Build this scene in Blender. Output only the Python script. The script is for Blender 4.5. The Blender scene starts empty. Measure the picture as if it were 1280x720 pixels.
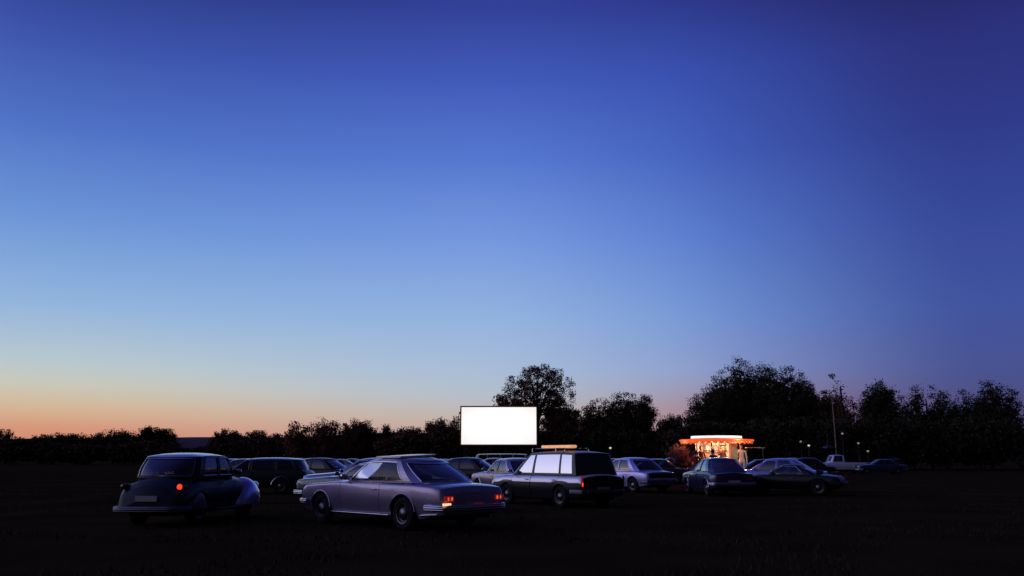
import bpy, bmesh, math, random
import numpy as np
from mathutils import Vector, Matrix
random.seed(7)
rng = np.random.default_rng(11)
R = math.radians
scene = bpy.context.scene
COL = scene.collection

# ------------------------------------------------------------------ camera
EYE = 1.35
FPX = 1100.0
PITCH = math.atan(214 / FPX)
cam_d = bpy.data.cameras.new('camera')
cam = bpy.data.objects.new('camera', cam_d)
COL.objects.link(cam)
cam.location = (0, 0, EYE)
cam.rotation_euler = (math.pi / 2 + PITCH, 0, 0)
cam_d.sensor_width = 36
cam_d.lens = FPX / 1280 * 36
cam_d.clip_start = 0.1
cam_d.clip_end = 20000
scene.camera = cam

def ray(px, py):
    u, v = (px - 640) / FPX, (360 - py) / FPX
    return u, math.cos(PITCH) - v * math.sin(PITCH), math.sin(PITCH) + v * math.cos(PITCH)
def at(px, py, Y):
    """world point at distance Y seen at a given spot of the photograph"""
    x, y, z = ray(px, py)
    k = Y / y
    return x * k, Y, EYE + z * k
def gx(px, Y):
    return at(px, 585, Y)[0]

# ------------------------------------------------------------------ colour management
vs = scene.view_settings
vs.view_transform = 'Standard'; vs.look = 'None'; vs.gamma = 1; vs.exposure = 0
vs.use_curve_mapping = False

# ------------------------------------------------------------------ helpers
def lin(c):
    return tuple(((v / 255) / 12.92 if v / 255 <= 0.04045 else ((v / 255 + 0.055) / 1.055) ** 2.4) for v in c)

def tag(o, label=None, cat=None, group=None, kind=None):
    if label: o['label'] = label
    if cat: o['category'] = cat
    if group: o['group'] = group
    if kind: o['kind'] = kind
    return o

def empty(name, loc, rz=0.0, label=None, cat=None, group=None):
    o = bpy.data.objects.new(name, None)
    COL.objects.link(o)
    o.empty_display_size = 0.3
    o.location = loc
    o.rotation_euler = (0, 0, rz)
    return tag(o, label, cat, group)

class MB:
    def __init__(s):
        s.v = []; s.f = []; s.m = []
    def add(s, vs_, fs_, mi=0):
        b = len(s.v)
        s.v.extend([tuple(p) for p in vs_])
        for f in fs_:
            s.f.append(tuple(b + i for i in f)); s.m.append(mi)
    def box(s, c, d, rot=None, bevel=0.0, mi=0):
        bm = bmesh.new()
        bmesh.ops.create_cube(bm, size=1)
        bmesh.ops.scale(bm, vec=Vector(d), verts=bm.verts)
        if bevel > 0:
            bmesh.ops.bevel(bm, geom=list(bm.edges), offset=min(bevel, min(d) * .45), segments=2, profile=.5, affect='EDGES')
        M = Matrix.Translation(Vector(c))
        if rot is not None:
            M = M @ rot.to_4x4()
        bm.transform(M)
        bm.verts.ensure_lookup_table()
        s.add([v.co[:] for v in bm.verts], [[v.index for v in f.verts] for f in bm.faces], mi)
        bm.free()
    def bar(s, a, b, w, h=None, mi=0):
        a = Vector(a); b = Vector(b); d = b - a
        q = d.to_track_quat('X', 'Z')
        s.box((a + b) / 2, (d.length, w, h or w), q.to_matrix(), 0, mi)
    def tube(s, pts, r, n=8, closed=False, mi=0, caps=True, rr=None):
        pts = [Vector(p) for p in pts]
        N = len(pts); base = len(s.v)
        prev = None
        for i, p in enumerate(pts):
            if closed:
                t = pts[(i + 1) % N] - pts[i - 1]
            else:
                t = pts[min(i + 1, N - 1)] - pts[max(i - 1, 0)]
            if t.length < 1e-9: t = Vector((0, 0, 1))
            t.normalize()
            if prev is None:
                up = Vector((0, 0, 1)) if abs(t.z) < .9 else Vector((1, 0, 0))
                a = t.cross(up).normalized()
            else:
                a = (prev - t * prev.dot(t)).normalized()
            prev = a
            b = t.cross(a)
            ri = rr[i] if rr else r
            for k in range(n):
                an = 2 * math.pi * k / n
                s.v.append(tuple(p + (a * math.cos(an) + b * math.sin(an)) * ri))
        for i in range(N if closed else N - 1):
            j = (i + 1) % N
            for k in range(n):
                k2 = (k + 1) % n
                s.f.append((base + i * n + k, base + i * n + k2, base + j * n + k2, base + j * n + k)); s.m.append(mi)
        if caps and not closed:
            s.f.append(tuple(base + k for k in range(n))[::-1]); s.m.append(mi)
            s.f.append(tuple(base + (N - 1) * n + k for k in range(n))); s.m.append(mi)
    def lathe(s, prof, origin, axis, n=24, mi=0):
        """prof: list of (radius, offset along axis)"""
        o = Vector(origin); ax = Vector(axis).normalized()
        up = Vector((0, 0, 1)) if abs(ax.z) < .9 else Vector((1, 0, 0))
        a = ax.cross(up).normalized(); b = ax.cross(a)
        base = len(s.v)
        for r, h in prof:
            for k in range(n):
                an = 2 * math.pi * k / n
                s.v.append(tuple(o + ax * h + (a * math.cos(an) + b * math.sin(an)) * max(r, 1e-4)))
        for i in range(len(prof) - 1):
            for k in range(n):
                k2 = (k + 1) % n
                s.f.append((base + i * n + k, base + i * n + k2, base + (i + 1) * n + k2, base + (i + 1) * n + k)); s.m.append(mi)
    def grid(s, rows, mi=0, skip=None):
        base = len(s.v); n = len(rows[0])
        for r in rows: s.v.extend([tuple(p) for p in r])
        for i in range(len(rows) - 1):
            for j in range(n - 1):
                if skip and skip(i, j): continue
                s.f.append((base + i * n + j, base + i * n + j + 1, base + (i + 1) * n + j + 1, base + (i + 1) * n + j)); s.m.append(mi)
    def build(s, name, mats, parent=None, smooth=False, angle=40):
        if not isinstance(mats, (list, tuple)): mats = [mats]
        me = bpy.data.meshes.new(name)
        # drop unused vertices
        used = sorted({i for f in s.f for i in f})
        mp = {u: k for k, u in enumerate(used)}
        me.from_pydata([s.v[u] for u in used], [], [tuple(mp[i] for i in f) for f in s.f])
        for m in mats: me.materials.append(m)
        me.polygons.foreach_set('material_index', s.m)
        me.validate()
        if smooth:
            me.polygons.foreach_set('use_smooth', [True] * len(me.polygons))
            me.set_sharp_from_angle(angle=R(angle))
        me.update()
        o = bpy.data.objects.new(name, me)
        COL.objects.link(o)
        if parent: o.parent = parent
        return o

def copy_tree(o, parent=None):
    c = o.copy(); COL.objects.link(c)
    if parent: c.parent = parent
    for ch in [x for x in o.children]:
        copy_tree(ch, c)
    return c

# ------------------------------------------------------------------ materials
def new_mat(name):
    m = bpy.data.materials.new(name); m.use_nodes = True
    nt = m.node_tree
    return m, nt, nt.nodes['Principled BSDF']
def N(nt, t, **kw):
    n = nt.nodes.new(t)
    for k, v in kw.items(): setattr(n, k, v)
    return n
def simple(name, col, rough=.6, metal=0.0, coat=0.0, var=.15, scale=6.0, bump=0.0, spec=.5):
    m, nt, p = new_mat(name)
    tc = N(nt, 'ShaderNodeTexCoord'); no = N(nt, 'ShaderNodeTexNoise')
    no.inputs['Scale'].default_value = scale; no.inputs['Detail'].default_value = 5
    nt.links.new(tc.outputs['Object'], no.inputs['Vector'])
    mx = N(nt, 'ShaderNodeMix', data_type='RGBA')
    mx.inputs[6].default_value = (*[c * (1 - var) for c in col], 1)
    mx.inputs[7].default_value = (*[min(1, c * (1 + var)) for c in col], 1)
    nt.links.new(no.outputs['Fac'], mx.inputs[0])
    nt.links.new(mx.outputs[2], p.inputs['Base Color'])
    mr = N(nt, 'ShaderNodeMapRange')
    mr.inputs['To Min'].default_value = max(0.02, rough * .75); mr.inputs['To Max'].default_value = min(1, rough * 1.25)
    nt.links.new(no.outputs['Fac'], mr.inputs['Value'])
    nt.links.new(mr.outputs['Result'], p.inputs['Roughness'])
    p.inputs['Metallic'].default_value = metal
    p.inputs['Coat Weight'].default_value = coat
    p.inputs['Coat Roughness'].default_value = .06
    p.inputs['Specular IOR Level'].default_value = spec
    if bump > 0:
        b = N(nt, 'ShaderNodeBump'); b.inputs['Strength'].default_value = bump; b.inputs['Distance'].default_value = .02
        nt.links.new(no.outputs['Fac'], b.inputs['Height']); nt.links.new(b.outputs['Normal'], p.inputs['Normal'])
    return m
def emit(name, col, strength):
    m, nt, p = new_mat(name)
    p.inputs['Base Color'].default_value = (*col, 1)
    p.inputs['Emission Color'].default_value = (*col, 1)
    tc = N(nt, 'ShaderNodeTexCoord'); no = N(nt, 'ShaderNodeTexNoise'); no.inputs['Scale'].default_value = 9
    nt.links.new(tc.outputs['Object'], no.inputs['Vector'])
    mr = N(nt, 'ShaderNodeMapRange'); mr.inputs['To Min'].default_value = strength * .8; mr.inputs['To Max'].default_value = strength * 1.2
    nt.links.new(no.outputs['Fac'], mr.inputs['Value']); nt.links.new(mr.outputs['Result'], p.inputs['Emission Strength'])
    return m
def glass(name, tint=(.3, .33, .35), base_refl=.04, k=1.0):
    m, nt, p = new_mat(name)
    nt.nodes.remove(p)
    out = [n for n in nt.nodes if n.type == 'OUTPUT_MATERIAL'][0]
    tr = N(nt, 'ShaderNodeBsdfTransparent'); tr.inputs[0].default_value = (*tint, 1)
    gl = N(nt, 'ShaderNodeBsdfGlossy'); gl.inputs['Roughness'].default_value = .03
    gl.inputs['Color'].default_value = (.95, .95, 1, 1)
    lw = N(nt, 'ShaderNodeLayerWeight'); lw.inputs[0].default_value = .5
    p5 = N(nt, 'ShaderNodeMath', operation='POWER'); p5.inputs[1].default_value = 4.0
    fr = N(nt, 'ShaderNodeMath', operation='MULTIPLY_ADD'); fr.inputs[1].default_value = .95; fr.inputs[2].default_value = .045
    nt.links.new(lw.outputs['Facing'], p5.inputs[0]); nt.links.new(p5.outputs[0], fr.inputs[0])
    ma = N(nt, 'ShaderNodeMath', operation='MULTIPLY_ADD', use_clamp=True); ma.inputs[1].default_value = k; ma.inputs[2].default_value = base_refl
    # smudges on the pane
    tc = N(nt, 'ShaderNodeTexCoord'); no = N(nt, 'ShaderNodeTexNoise'); no.inputs['Scale'].default_value = 4; no.inputs['Detail'].default_value = 6
    nt.links.new(tc.outputs['Object'], no.inputs['Vector'])
    mr = N(nt, 'ShaderNodeMapRange'); mr.inputs['To Min'].default_value = .01; mr.inputs['To Max'].default_value = .12
    nt.links.new(no.outputs['Fac'], mr.inputs['Value']); nt.links.new(mr.outputs['Result'], gl.inputs['Roughness'])
    mx = N(nt, 'ShaderNodeMixShader')
    nt.links.new(fr.outputs[0], ma.inputs[0]); nt.links.new(ma.outputs[0], mx.inputs[0])
    nt.links.new(tr.outputs[0], mx.inputs[1]); nt.links.new(gl.outputs[0], mx.inputs[2])
    nt.links.new(mx.outputs[0], out.inputs['Surface'])
    return m
def paint(name, col, metal=.0, rough=.35):
    return simple(name, col, rough, metal, 1.0, .06, 3.0)

M = {}
M['chrome'] = simple('chrome', (.55, .54, .58), .16, 1.0, 0, .05)
M['dull_chrome'] = simple('dull_chrome', (.16, .15, .16), .35, 1.0, 0, .1)
M['rubber'] = simple('tyre_rubber', (.012, .012, .012), .85, 0, 0, .3, 20, .3, .2)
M['rim'] = simple('wheel_steel', (.06, .06, .07), .5, .6, 0, .2)
M['under'] = simple('underbody', (.008, .008, .008), .95, 0, 0, .3, spec=.1)
M['seat'] = simple('seat_vinyl', (.02, .018, .02), .6, 0, 0, .2, 12, .2)
M['rubber_trim'] = simple('black_trim', (.012, .012, .012), .5)
M['plate'] = simple('plate_metal', (.45, .42, .38), .5)
M['glass'] = glass('car_glass')
M['dark_glass'] = glass('dark_car_glass', (.08, .08, .09), .02)
M['clear_glass'] = glass('clear_side_glass', (.75, .77, .8), .0, .6)
M['blue_glass'] = glass('sky_reflecting_glass', (.15, .15, .18), .22)
M['mirror_glass'] = glass('mirror_tinted_glass', (.05, .05, .06), .62)
M['red_lens'] = simple('red_lens', (.25, .01, .01), .2, 0, 1)
M['red_dim'] = emit('red_lens_glowing', (.75, .03, .02), .5)
M['red_faint'] = emit('red_lens_faint', (.6, .03, .03), .16)
M['red_lit'] = emit('red_lens_lit', (1.0, .045, .012), 1.5)
M['red_hot'] = emit('red_bulb_lit', (1.0, .12, .04), .8)
M['warm_glint'] = emit('warm_bumper_glint', (1, .55, .28), 1.3)
M['clear_lens'] = simple('clear_lens', (.5, .5, .5), .1, .3, 1)
M['amber_glow'] = emit('amber_block_glow', (1.0, .5, .24), .65)

# ------------------------------------------------------------------ car builder
def smooth_interp(keys, x):
    if x <= keys[0][0]: return keys[0][1]
    if x >= keys[-1][0]: return keys[-1][1]
    for (a, za), (b, zb) in zip(keys, keys[1:]):
        if a <= x <= b:
            t = (x - a) / (b - a)
            return za + (zb - za) * t
DEF = dict(L=4.6, W=1.76, rc=.35, taper=.18, crown=.05, r=.07, sill=.24, wb=2.7, wheel_r=.31, arch=.37, axle_shift=0.0,
           top=[(-2.3, .74), (-2.22, .86), (-1.6, .92), (1.0, .93), (2.15, .84), (2.3, .70)],
           belt=.9, roof=1.4, rb=-1.6, rt=-.95, fb=.85, ft=.2, gw=.72, gt=.58, bowr=.12, bowf=.14, roof_crown=.06,
           side=[(-1.38, -.86), (-1.1, -.72), (-.28, -.3), (-.2, -.22), (.62, .06), (.72, .14)],
           kinds=['p', 'g', 'p', 'g', 'p'], doors=[(-1.05, -.22), (-.2, .72)], step=.06, fender=False,
           hood=True, bottom_end=.34)

def build_car(name, label, cat, loc, yaw, body_mat, glass_mat=None, detail=True, group=None, side_glass=None, roof_mat=None,
              lights='plain', **kw):
    """local +X forward, yaw = heading measured from +Y towards +X (degrees)"""
    S = dict(DEF); S.update(kw)
    root = empty(name, (loc[0], loc[1], 0), R(90 - yaw), label, cat, group)
    glass_mat = glass_mat or M['glass']; side_glass = side_glass or glass_mat; roof_mat = roof_mat or body_mat
    L2, W2 = S['L'] / 2, S['W'] / 2
    if 'top_scale' in S: pass
    xw = [-S['wb'] / 2 + S['axle_shift'], S['wb'] / 2 + S['axle_shift']]
    step = S['step'] if detail else .13
    # ---- stations
    xs = []
    x = -L2
    while x < L2:
        d = min(x + L2, L2 - x)
        xs.append(x)
        x += step * (.35 if d < .2 else 1)
    xs.append(L2)
    gaps = []
    GW = .011
    if detail:
        cuts = set()
        for a, b in S['doors']: cuts.add(round(a, 3)); cuts.add(round(b, 3))
        hood_x = (S['fb'] + .10, L2 - .16); boot_x = (-L2 + .12, S['rb'] - .06)
        for c in list(hood_x) + list(boot_x): cuts.add(round(c, 3))
        for c in cuts:
            xs = [q for q in xs if abs(q - c) > .02]
            xs += [c - GW / 2, c + GW / 2]; gaps.append(c)
    xs = sorted(xs)
    def halfw(x):
        d = min(x + L2, L2 - x)
        w = W2
        rc = S['rc']
        if d < rc:
            q = 1 - d / rc
            w -= S['taper'] * (1 - math.sqrt(max(0, 1 - q * q)))
        return w * (1 - .05 * (x / L2) ** 2)
    def section(x):
        w = halfw(x); zt = smooth_interp(S['top'], x); r = S['r']
        cr = S['crown']
        sill = S['sill']
        d = min(x + L2, L2 - x)
        if d < .6: sill = S['sill'] + (S['bottom_end'] - S['sill']) * (1 - d / .6)
        zb = sill
        for c in xw:
            if abs(x - c) < S['arch']:
                zb = max(zb, S['wheel_r'] - .01 + math.sqrt(S['arch'] ** 2 - (x - c) ** 2))
        pts = []
        for t in (0, .3, .6, .85, 1.0):
            pts.append((t * (w - r), zt - cr * t * t))
        zc = zt - cr - r
        for a in (30, 60, 90):
            pts.append((w - r + r * math.sin(R(a)), zc + r * math.cos(R(a))))
        zb = min(zb, zc - .03)
        zm = .62 * zc + .38 * S['sill']
        for k in range(1, 9):
            z = zc + (zb - zc) * k / 8
            h = (zc - S['sill'])
            # slight swell below the shoulder, tuck-under at the sill
            u = (zc - z) / h
            y = w + .018 * math.sin(math.pi * min(1, u * 1.4)) - .07 * max(0, u - .35) ** 2 / .42
            pts.append((y, z))
        pts.append((pts[-1][0] - .05, pts[-1][1] + .0))
        return pts
    rows = []
    for x in xs:
        h = section(x)
        full = [(x, -y, z) for y, z in reversed(h)] + [(x, y, z) for y, z in h[1:]]
        rows.append(full)
    nh = len(section(0)); n = 2 * nh - 1; mid = nh - 1
    body = MB(); doorsL = [MB() for _ in S['doors']]; doorsR = [MB() for _ in S['doors']]; hood = MB(); boot = MB()
    V = [p for r_ in rows for p in r_]
    for mb in [body, hood, boot] + doorsL + doorsR: mb.v = V
    open_x = (S['rb'] + .12, S['fb'] - .1)
    for i in range(len(xs) - 1):
        xm = (xs[i] + xs[i + 1]) / 2
        isgap = any(abs(xm - c) < GW / 2 * .9 for c in gaps)
        for j in range(n - 1):
            k = min(abs(j - mid), abs(j + 1 - mid))     # row index from centre
            leftside = j >= mid
            f = (i * n + j, i * n + j + 1, (i + 1) * n + j + 1, (i + 1) * n + j)
            tgt = body
            if k < 4 and open_x[0] < xm < open_x[1]: continue
            if detail:
                if k < 3:
                    if hood_x[0] < xm < hood_x[1] and not isgap: tgt = hood
                    elif boot_x[0] < xm < boot_x[1] and not isgap: tgt = boot
                    elif isgap and any(abs(xm - c) < .008 for c in (*hood_x, *boot_x)): continue
                elif 5 <= k <= 14:
                    for q, (a, b) in enumerate(S['doors']):
                        if a < xm < b and not isgap: tgt = (doorsL if leftside else doorsR)[q]
                    if isgap and any(abs(xm - c) < .008 for dd in S['doors'] for c in dd): continue
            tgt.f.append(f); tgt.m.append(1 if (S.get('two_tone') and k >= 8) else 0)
    for i in (0, len(xs) - 1):
        f = tuple(i * n + j for j in range(n))
        body.f.append(f if i else f[::-1]); body.m.append(1 if S.get('two_tone') else 0)
    body_mat_one = body_mat
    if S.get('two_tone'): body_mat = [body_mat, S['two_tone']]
    bo = body.build('body', body_mat, root, True, 35)
    if detail:
        hood.build('bonnet', body_mat, root, True, 35); boot.build('boot_lid', body_mat, root, True, 35)
        for side_i, ds in enumerate((doorsL, doorsR)):
            for q, mb in enumerate(ds):
                if not mb.f: continue
                d = mb.build('door', body_mat, root, True, 35)
                sg = 1 if side_i == 0 else -1
                a, b = S['doors'][q]
                h = MB()
                hx = a + .16
                hy = sg * (W2 + .028)
                h.box((hx, hy, S['belt'] - .16), (.15, .018, .022), None, .006)
                h.box((hx - .06, hy - sg * .015, S['belt'] - .16), (.02, .03, .02)); h.box((hx + .06, hy - sg * .015, S['belt'] - .16), (.02, .03, .02))
                h.build('door_handle', M['chrome'], d)
    # ---- underbody + inner boxes
    u = MB()
    u.box((0, 0, .33), (S['L'] - .5, S['W'] - .5, .22))
    zf = smooth_interp(S['top'], L2 - .5)
    u.box(((S['fb'] + L2 - .2) / 2 + .1, 0, .52), (L2 - S['fb'] - .35, S['W'] - .5, max(.1, 2 * (zf - .16 - .52))))
    u.box(((S['rb'] - L2 + .2) / 2 - .05, 0, .5), (max(.15, L2 + S['rb'] - .3), S['W'] - .5, .4))
    u.box((0, 0, .3), (S['wb'] - 2 * S['arch'] - .1, S['W'] - .14, .1))
    u.build('underbody', M['under'], root)
    # ---- greenhouse
    belt, roof = S['belt'] - .03, S['roof'] - S['roof_crown']
    gw, gt = S['gw'], S['gt']
    base = [(S['rb'] - S['bowr'], 0), (S['rb'], gw - .1)]; top = [(S['rt'] - S['bowr'] * .7, 0), (S['rt'], gt - .08)]
    kinds = ['rear', 'p']
    for q, (xb, xt) in enumerate(S['side']):
        base.append((xb, gw)); top.append((xt, gt))
    kinds += S['kinds']
    base += [(S['fb'], gw - .1), (S['fb'] + S['bowf'], 0)]; top += [(S['ft'], gt - .08), (S['ft'] + S['bowf'] * .7, 0)]
    kinds += ['p', 'front']
    bb = []; tt = []; kk = []
    for q, k in enumerate(kinds):
        m_ = 8 if k in ('rear', 'front') else (4 if k == 'g' else 1)
        if not detail and k in ('rear', 'front'): m_ = 5
        for t_ in range(m_):
            t = t_ / m_
            def lerp(A):
                x_ = A[q][0] + (A[q + 1][0] - A[q][0]) * t; y_ = A[q][1] + (A[q + 1][1] - A[q][1]) * t
                if k == 'rear':
                    yk = A[1][1]; x_ = A[0][0] + (A[1][0] - A[0][0]) * (y_ / yk) ** 2.2
                if k == 'front':
                    yk = A[-2][1]; x_ = A[-1][0] + (A[-2][0] - A[-1][0]) * (y_ / yk) ** 2.2
                return x_, y_
            bb.append(lerp(base)); tt.append(lerp(top)); kk.append((q, k))
    bb.append(base[-1]); tt.append(top[-1])
    def P(i, v, sg, inset=0.0):
        (x0, y0), (x1, y1) = bb[i], tt[i]
        bow = S.get('bow', .035) * math.sin(math.pi * v)
        x_ = x0 + (x1 - x0) * v; y_ = y0 + (y1 - y0) * v
        c = (x_ - (S['rb'] + S['fb']) / 2, y_)
        l = math.hypot(*c) or 1
        zrf = roof - .03 * ((tt[i][0] - (S['rt'] + S['ft']) / 2) / max(.3, (S['ft'] - S['rt']) / 2)) ** 2
        k_ = kk[min(i, len(kk) - 1)][1]
        dx = 0; dy = bow if abs(y_) > .3 else 0
        if i == 0 or k_ == 'rear': dx = -bow * .8
        if i == len(bb) - 1 or k_ == 'front': dx = bow * .8
        if k_ in ('rear', 'front'): dy = 0 if i in (0, len(bb) - 1) else bow * (y_ / gw) * .8
        x_ += dx; y_ += dy
        x_ -= inset * c[0] / l * 1.0; y_ -= inset * c[1] / l
        return (x_, sg * y_, belt + (zrf - belt) * v)
    shell = MB(); panes = {}
    VL = [0, .09, .25, .4, .55, .7, .82, .92, 1.0]
    glassrows = range(1, 7)
    for sg in (1, -1):
        for i in range(len(kk)):
            q, k = kk[i]
            for vi in range(len(VL) - 1):
                a, b, c, d = P(i, VL[vi], sg), P(i + 1, VL[vi], sg), P(i + 1, VL[vi + 1], sg), P(i, VL[vi + 1], sg)
                if k != 'p' and vi in glassrows:
                    key = (k, q, 0 if k in ('rear', 'front') else sg)
                    pm = panes.setdefault(key, MB())
                    I = .012
                    pm.add([P(i, VL[vi], sg, I), P(i + 1, VL[vi], sg, I), P(i + 1, VL[vi + 1], sg, I), P(i, VL[vi + 1], sg, I)], [(0, 1, 2, 3)])
                else:
                    shell.add([a, b, c, d], [(0, 1, 2, 3)])
                    I = .045
                    shell.add([P(i, VL[vi], sg, I), P(i + 1, VL[vi], sg, I), P(i + 1, VL[vi + 1], sg, I), P(i, VL[vi + 1], sg, I)], [(3, 2, 1, 0)])
        # jamb faces between outer and inner skins at pane borders
        for i in range(1, len(kk)):
            if (kk[i][1] == 'p') != (kk[i - 1][1] == 'p'):
                for vi in glassrows:
                    shell.add([P(i, VL[vi], sg), P(i, VL[vi + 1], sg), P(i, VL[vi + 1], sg, .045), P(i, VL[vi], sg, .045)], [(0, 1, 2, 3)])
        for i in range(len(kk)):
            if kk[i][1] != 'p':
                for v_ in (VL[1], VL[7]):
                    shell.add([P(i, v_, sg), P(i + 1, v_, sg), P(i + 1, v_, sg, .045), P(i, v_, sg, .045)], [(0, 1, 2, 3)])
    # roof
    rr = []
    for i in range(len(tt)):
        L_ = P(i, 1, 1); xw_, yw_, zw_ = L_
        xm = (tt[0][0] + tt[-1][0]) / 2; hl = (tt[-1][0] - tt[0][0]) / 2
        e = math.sqrt(max(0, 1 - abs((xw_ - xm) / hl) ** 3.2)) if hl > 0 else 0
        row = []
        for t in (-1, -.93, -.82, -.6, -.3, 0, .3, .6, .82, .93, 1):
            row.append((xw_, yw_ * t, zw_ + S['roof_crown'] * e * (1 - abs(t) ** 3)))
        rr.append(row)
    top_mb = MB(); top_mb.grid(rr)
    ro = top_mb.build('roof', roof_mat, root, True, 60)
    if S.get('headliner', True):
        lin_mb = MB(); lin_mb.grid([[(x_, y_ * .97, z_ - .025) for x_, y_, z_ in r_] for r_ in rr]); lin_mb.build('headliner', M['seat'], ro, True, 60)
    shell.build('pillar', roof_mat if S.get('shell_roof') else body_mat_one, root, True, 35)
    nm = {'rear': 'rear_window', 'front': 'windshield', 'g': 'side_window'}
    for (k, q, sg), mb in panes.items():
        bmx = mb
        gm = side_glass if k == 'g' else glass_mat
        if k == 'rear' and S.get('rear_glass'): gm = S['rear_glass']
        o = bmx.build(nm[k], gm, root, True, 60)
        if detail and S.get('trim', True):
            # bright strip round the pane
            loop = []
            if k == 'g':
                ii = [i for i in range(len(kk)) if kk[i] == (q, k)]
                a, b = ii[0], ii[-1] + 1
                loop = [P(i, VL[1], sg, -.004) for i in range(a, b + 1)] + [P(b, v, sg, -.004) for v in VL[2:7]] + \
                       [P(i, VL[7], sg, -.004) for i in range(b, a - 1, -1)] + [P(a, v, sg, -.004) for v in VL[6:1:-1]]
            else:
                ii = [i for i in range(len(kk)) if kk[i][1] == k]
                a, b = ii[0], ii[-1] + 1
                edge = b if k == 'rear' else a
                rng_ = list(range(a, b + 1)) if k == 'rear' else list(range(b, a - 1, -1))
                bot = [P(i, VL[1], 1, -.004) for i in rng_]; tp = [P(i, VL[7], 1, -.004) for i in rng_]
                vert = [P(edge, v, 1, -.004) for v in VL[2:7]]
                half = bot + vert + tp[::-1]
                loop = half + [(x_, -y_, z_) for x_, y_, z_ in reversed(half)][1:-1]
            tm = MB(); tm.tube(loop, .008, 5, closed=True)
            tm.build('window_trim', M['chrome'], o, True)
    # ---- wheels
    wr = S['wheel_r']; tw = .17
    for c in xw:
        for sg in (1, -1):
            y0 = sg * (W2 - .03)
            t = MB()
            prof = [(wr * .60, -tw), (wr * .68, -tw - .01), (wr * .9, -tw - .008), (wr * .97, -tw * .9), (wr, -tw * .75), (wr, -tw * .25), (wr * .97, -tw * .1), (wr * .9, .0), (wr * .7, .004), (wr * .60, -.015)]
            t.lathe([(r_, h_) for r_, h_ in prof], (c, y0, wr), (0, sg, 0), 32 if detail else 14)
            wo = t.build('wheel', M['rubber'], root, True, 50)
            rm = MB()
            rm.lathe([(wr * .61, -.03), (wr * .61, -.004), (wr * .57, -.006), (wr * .54, -.035), (wr * .42, -.045), (wr * .34, -.02)], (c, y0, wr), (0, sg, 0), 32 if detail else 12)
            rm.build('rim', M['rim'], wo, True, 50)
            if detail:
                hc = MB()
                hc.lathe([(wr * .615, .0), (wr * .60, .006), (wr * .555, .003), (wr * .545, -.004)], (c, y0, wr), (0, sg, 0), 36)
                hc.build('rim_ring', M['dull_chrome'], wo, True, 50)
            hb = MB()
            hb.lathe([(wr * .36, -.02), (wr * .32, .0), (wr * .18, .018), (.001, .026)], (c, y0, wr), (0, sg, 0), 24 if detail else 10)
            hb.build('hubcap', M['dull_chrome'], wo, True, 60)
            if detail and S.get('arch_trim', True):
                am = MB(); pts = []
                for q in range(19):
                    an = R(8 + 164 * q / 18)
                    px_ = c + S['arch'] * math.cos(an); pz = wr - .01 + S['arch'] * math.sin(an)
                    if pz < S['sill']: continue
                    pts.append((px_, sg * (halfw(px_) + .012), pz))
                am.tube(pts, .014, 6)
                am.build('wheel_arch_trim', body_mat_one if S.get('arch_body') else M['chrome'], root, True)
    # ---- bumpers
    for sgx, nmz in ((1, 'front_bumper'), (-1, 'rear_bumper')):
        pts = []
        bz = S.get('bumper_z', .46)
        for q in range(-8, 9):
            t = q / 8
            y_ = t * (W2 + .02)
            dx = -.42 * max(0, (abs(t) - .86) / .14) ** 1.3 - .05 * t * t
            pts.append((sgx * (L2 + .07 + dx), y_, bz))
        b = MB()
        for dz, rad in ((.0, .035), (.035, .028), (-.035, .028)):
            b.tube([(x_, y_, z_ + dz) for x_, y_, z_ in pts], rad, 8)
        for sy in (-1, 1):
            b.box((sgx * (L2 - .05), sy * .5, bz), (.24, .06, .06))
        b.build(nmz, S.get('bumper_mat', M['chrome']), root, True, 50)
    # ---- lamps
    hz = S.get('lamp_z', .66)
    for sy in (-1, 1):
        hl = MB(); hl.lathe([(.095, -.06), (.1, .0), (.085, .012), (.07, .016)], (L2 - .015, sy * (W2 - .24), hz), (1, 0, 0), 20)
        ho = hl.build('headlight', M['chrome'], root, True)
        ll = MB(); ll.lathe([(.072, .012), (.05, .024), (.001, .03)], (L2 - .015, sy * (W2 - .24), hz), (1, 0, 0), 20)
        ll.build('lens', M['clear_lens'], ho, True)
    g = MB(); g.box((L2 - .01, 0, hz - .02), (.03, S['W'] - .8, .2), None, .008)
    for q in range(7): g.box((L2 + .01, 0, hz - .1 + q * .027), (.02, S['W'] - .84, .007))
    g.build('grille', M['dull_chrome'], root)
    tl = S.get('tails', [(-L2 - .0, W2 - .26, hz, .03, .2, .13)])
    tms = S.get('tail_mats', (M['red_lens'], M['red_lens']))
    for (tx, ty, tz, a, b_, c_) in tl:
        for q, sy in enumerate((1, -1)):
            t = MB()
            if S.get('tail_round'): t.lathe([(S['tail_round'] * 1.1, .02), (S['tail_round'], -.02), (S['tail_round'] * .7, -.045), (.001, -.055)], (tx, sy * ty, tz), (1, 0, 0), 16)
            else: t.box((tx, sy * ty, tz), (a, b_, c_), None, .012)
            t.build('taillight', tms[q], root)
    pm = MB(); pm.box((-L2 - .02, 0, hz - .13), (.015, .46, .11), None, .003); pm.build('number_plate', S.get('plate_mat', M['plate']), root)
    # ---- interior
    fx = S.get('seat_x', (S['ft'] + S['rt']) / 2 + .28)
    seat_mat = M['seat']
    for sy in (-1, 1):
        s_ = MB(); s_.box((fx, sy * .36, .5), (.5, .5, .16), None, .05)
        s_.box((fx - .27, sy * .36, .78), (.13, .48, .5), Matrix.Rotation(R(-14), 3, 'Y'), .05)
        s_.build('front_seat', seat_mat, root, True)
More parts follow.
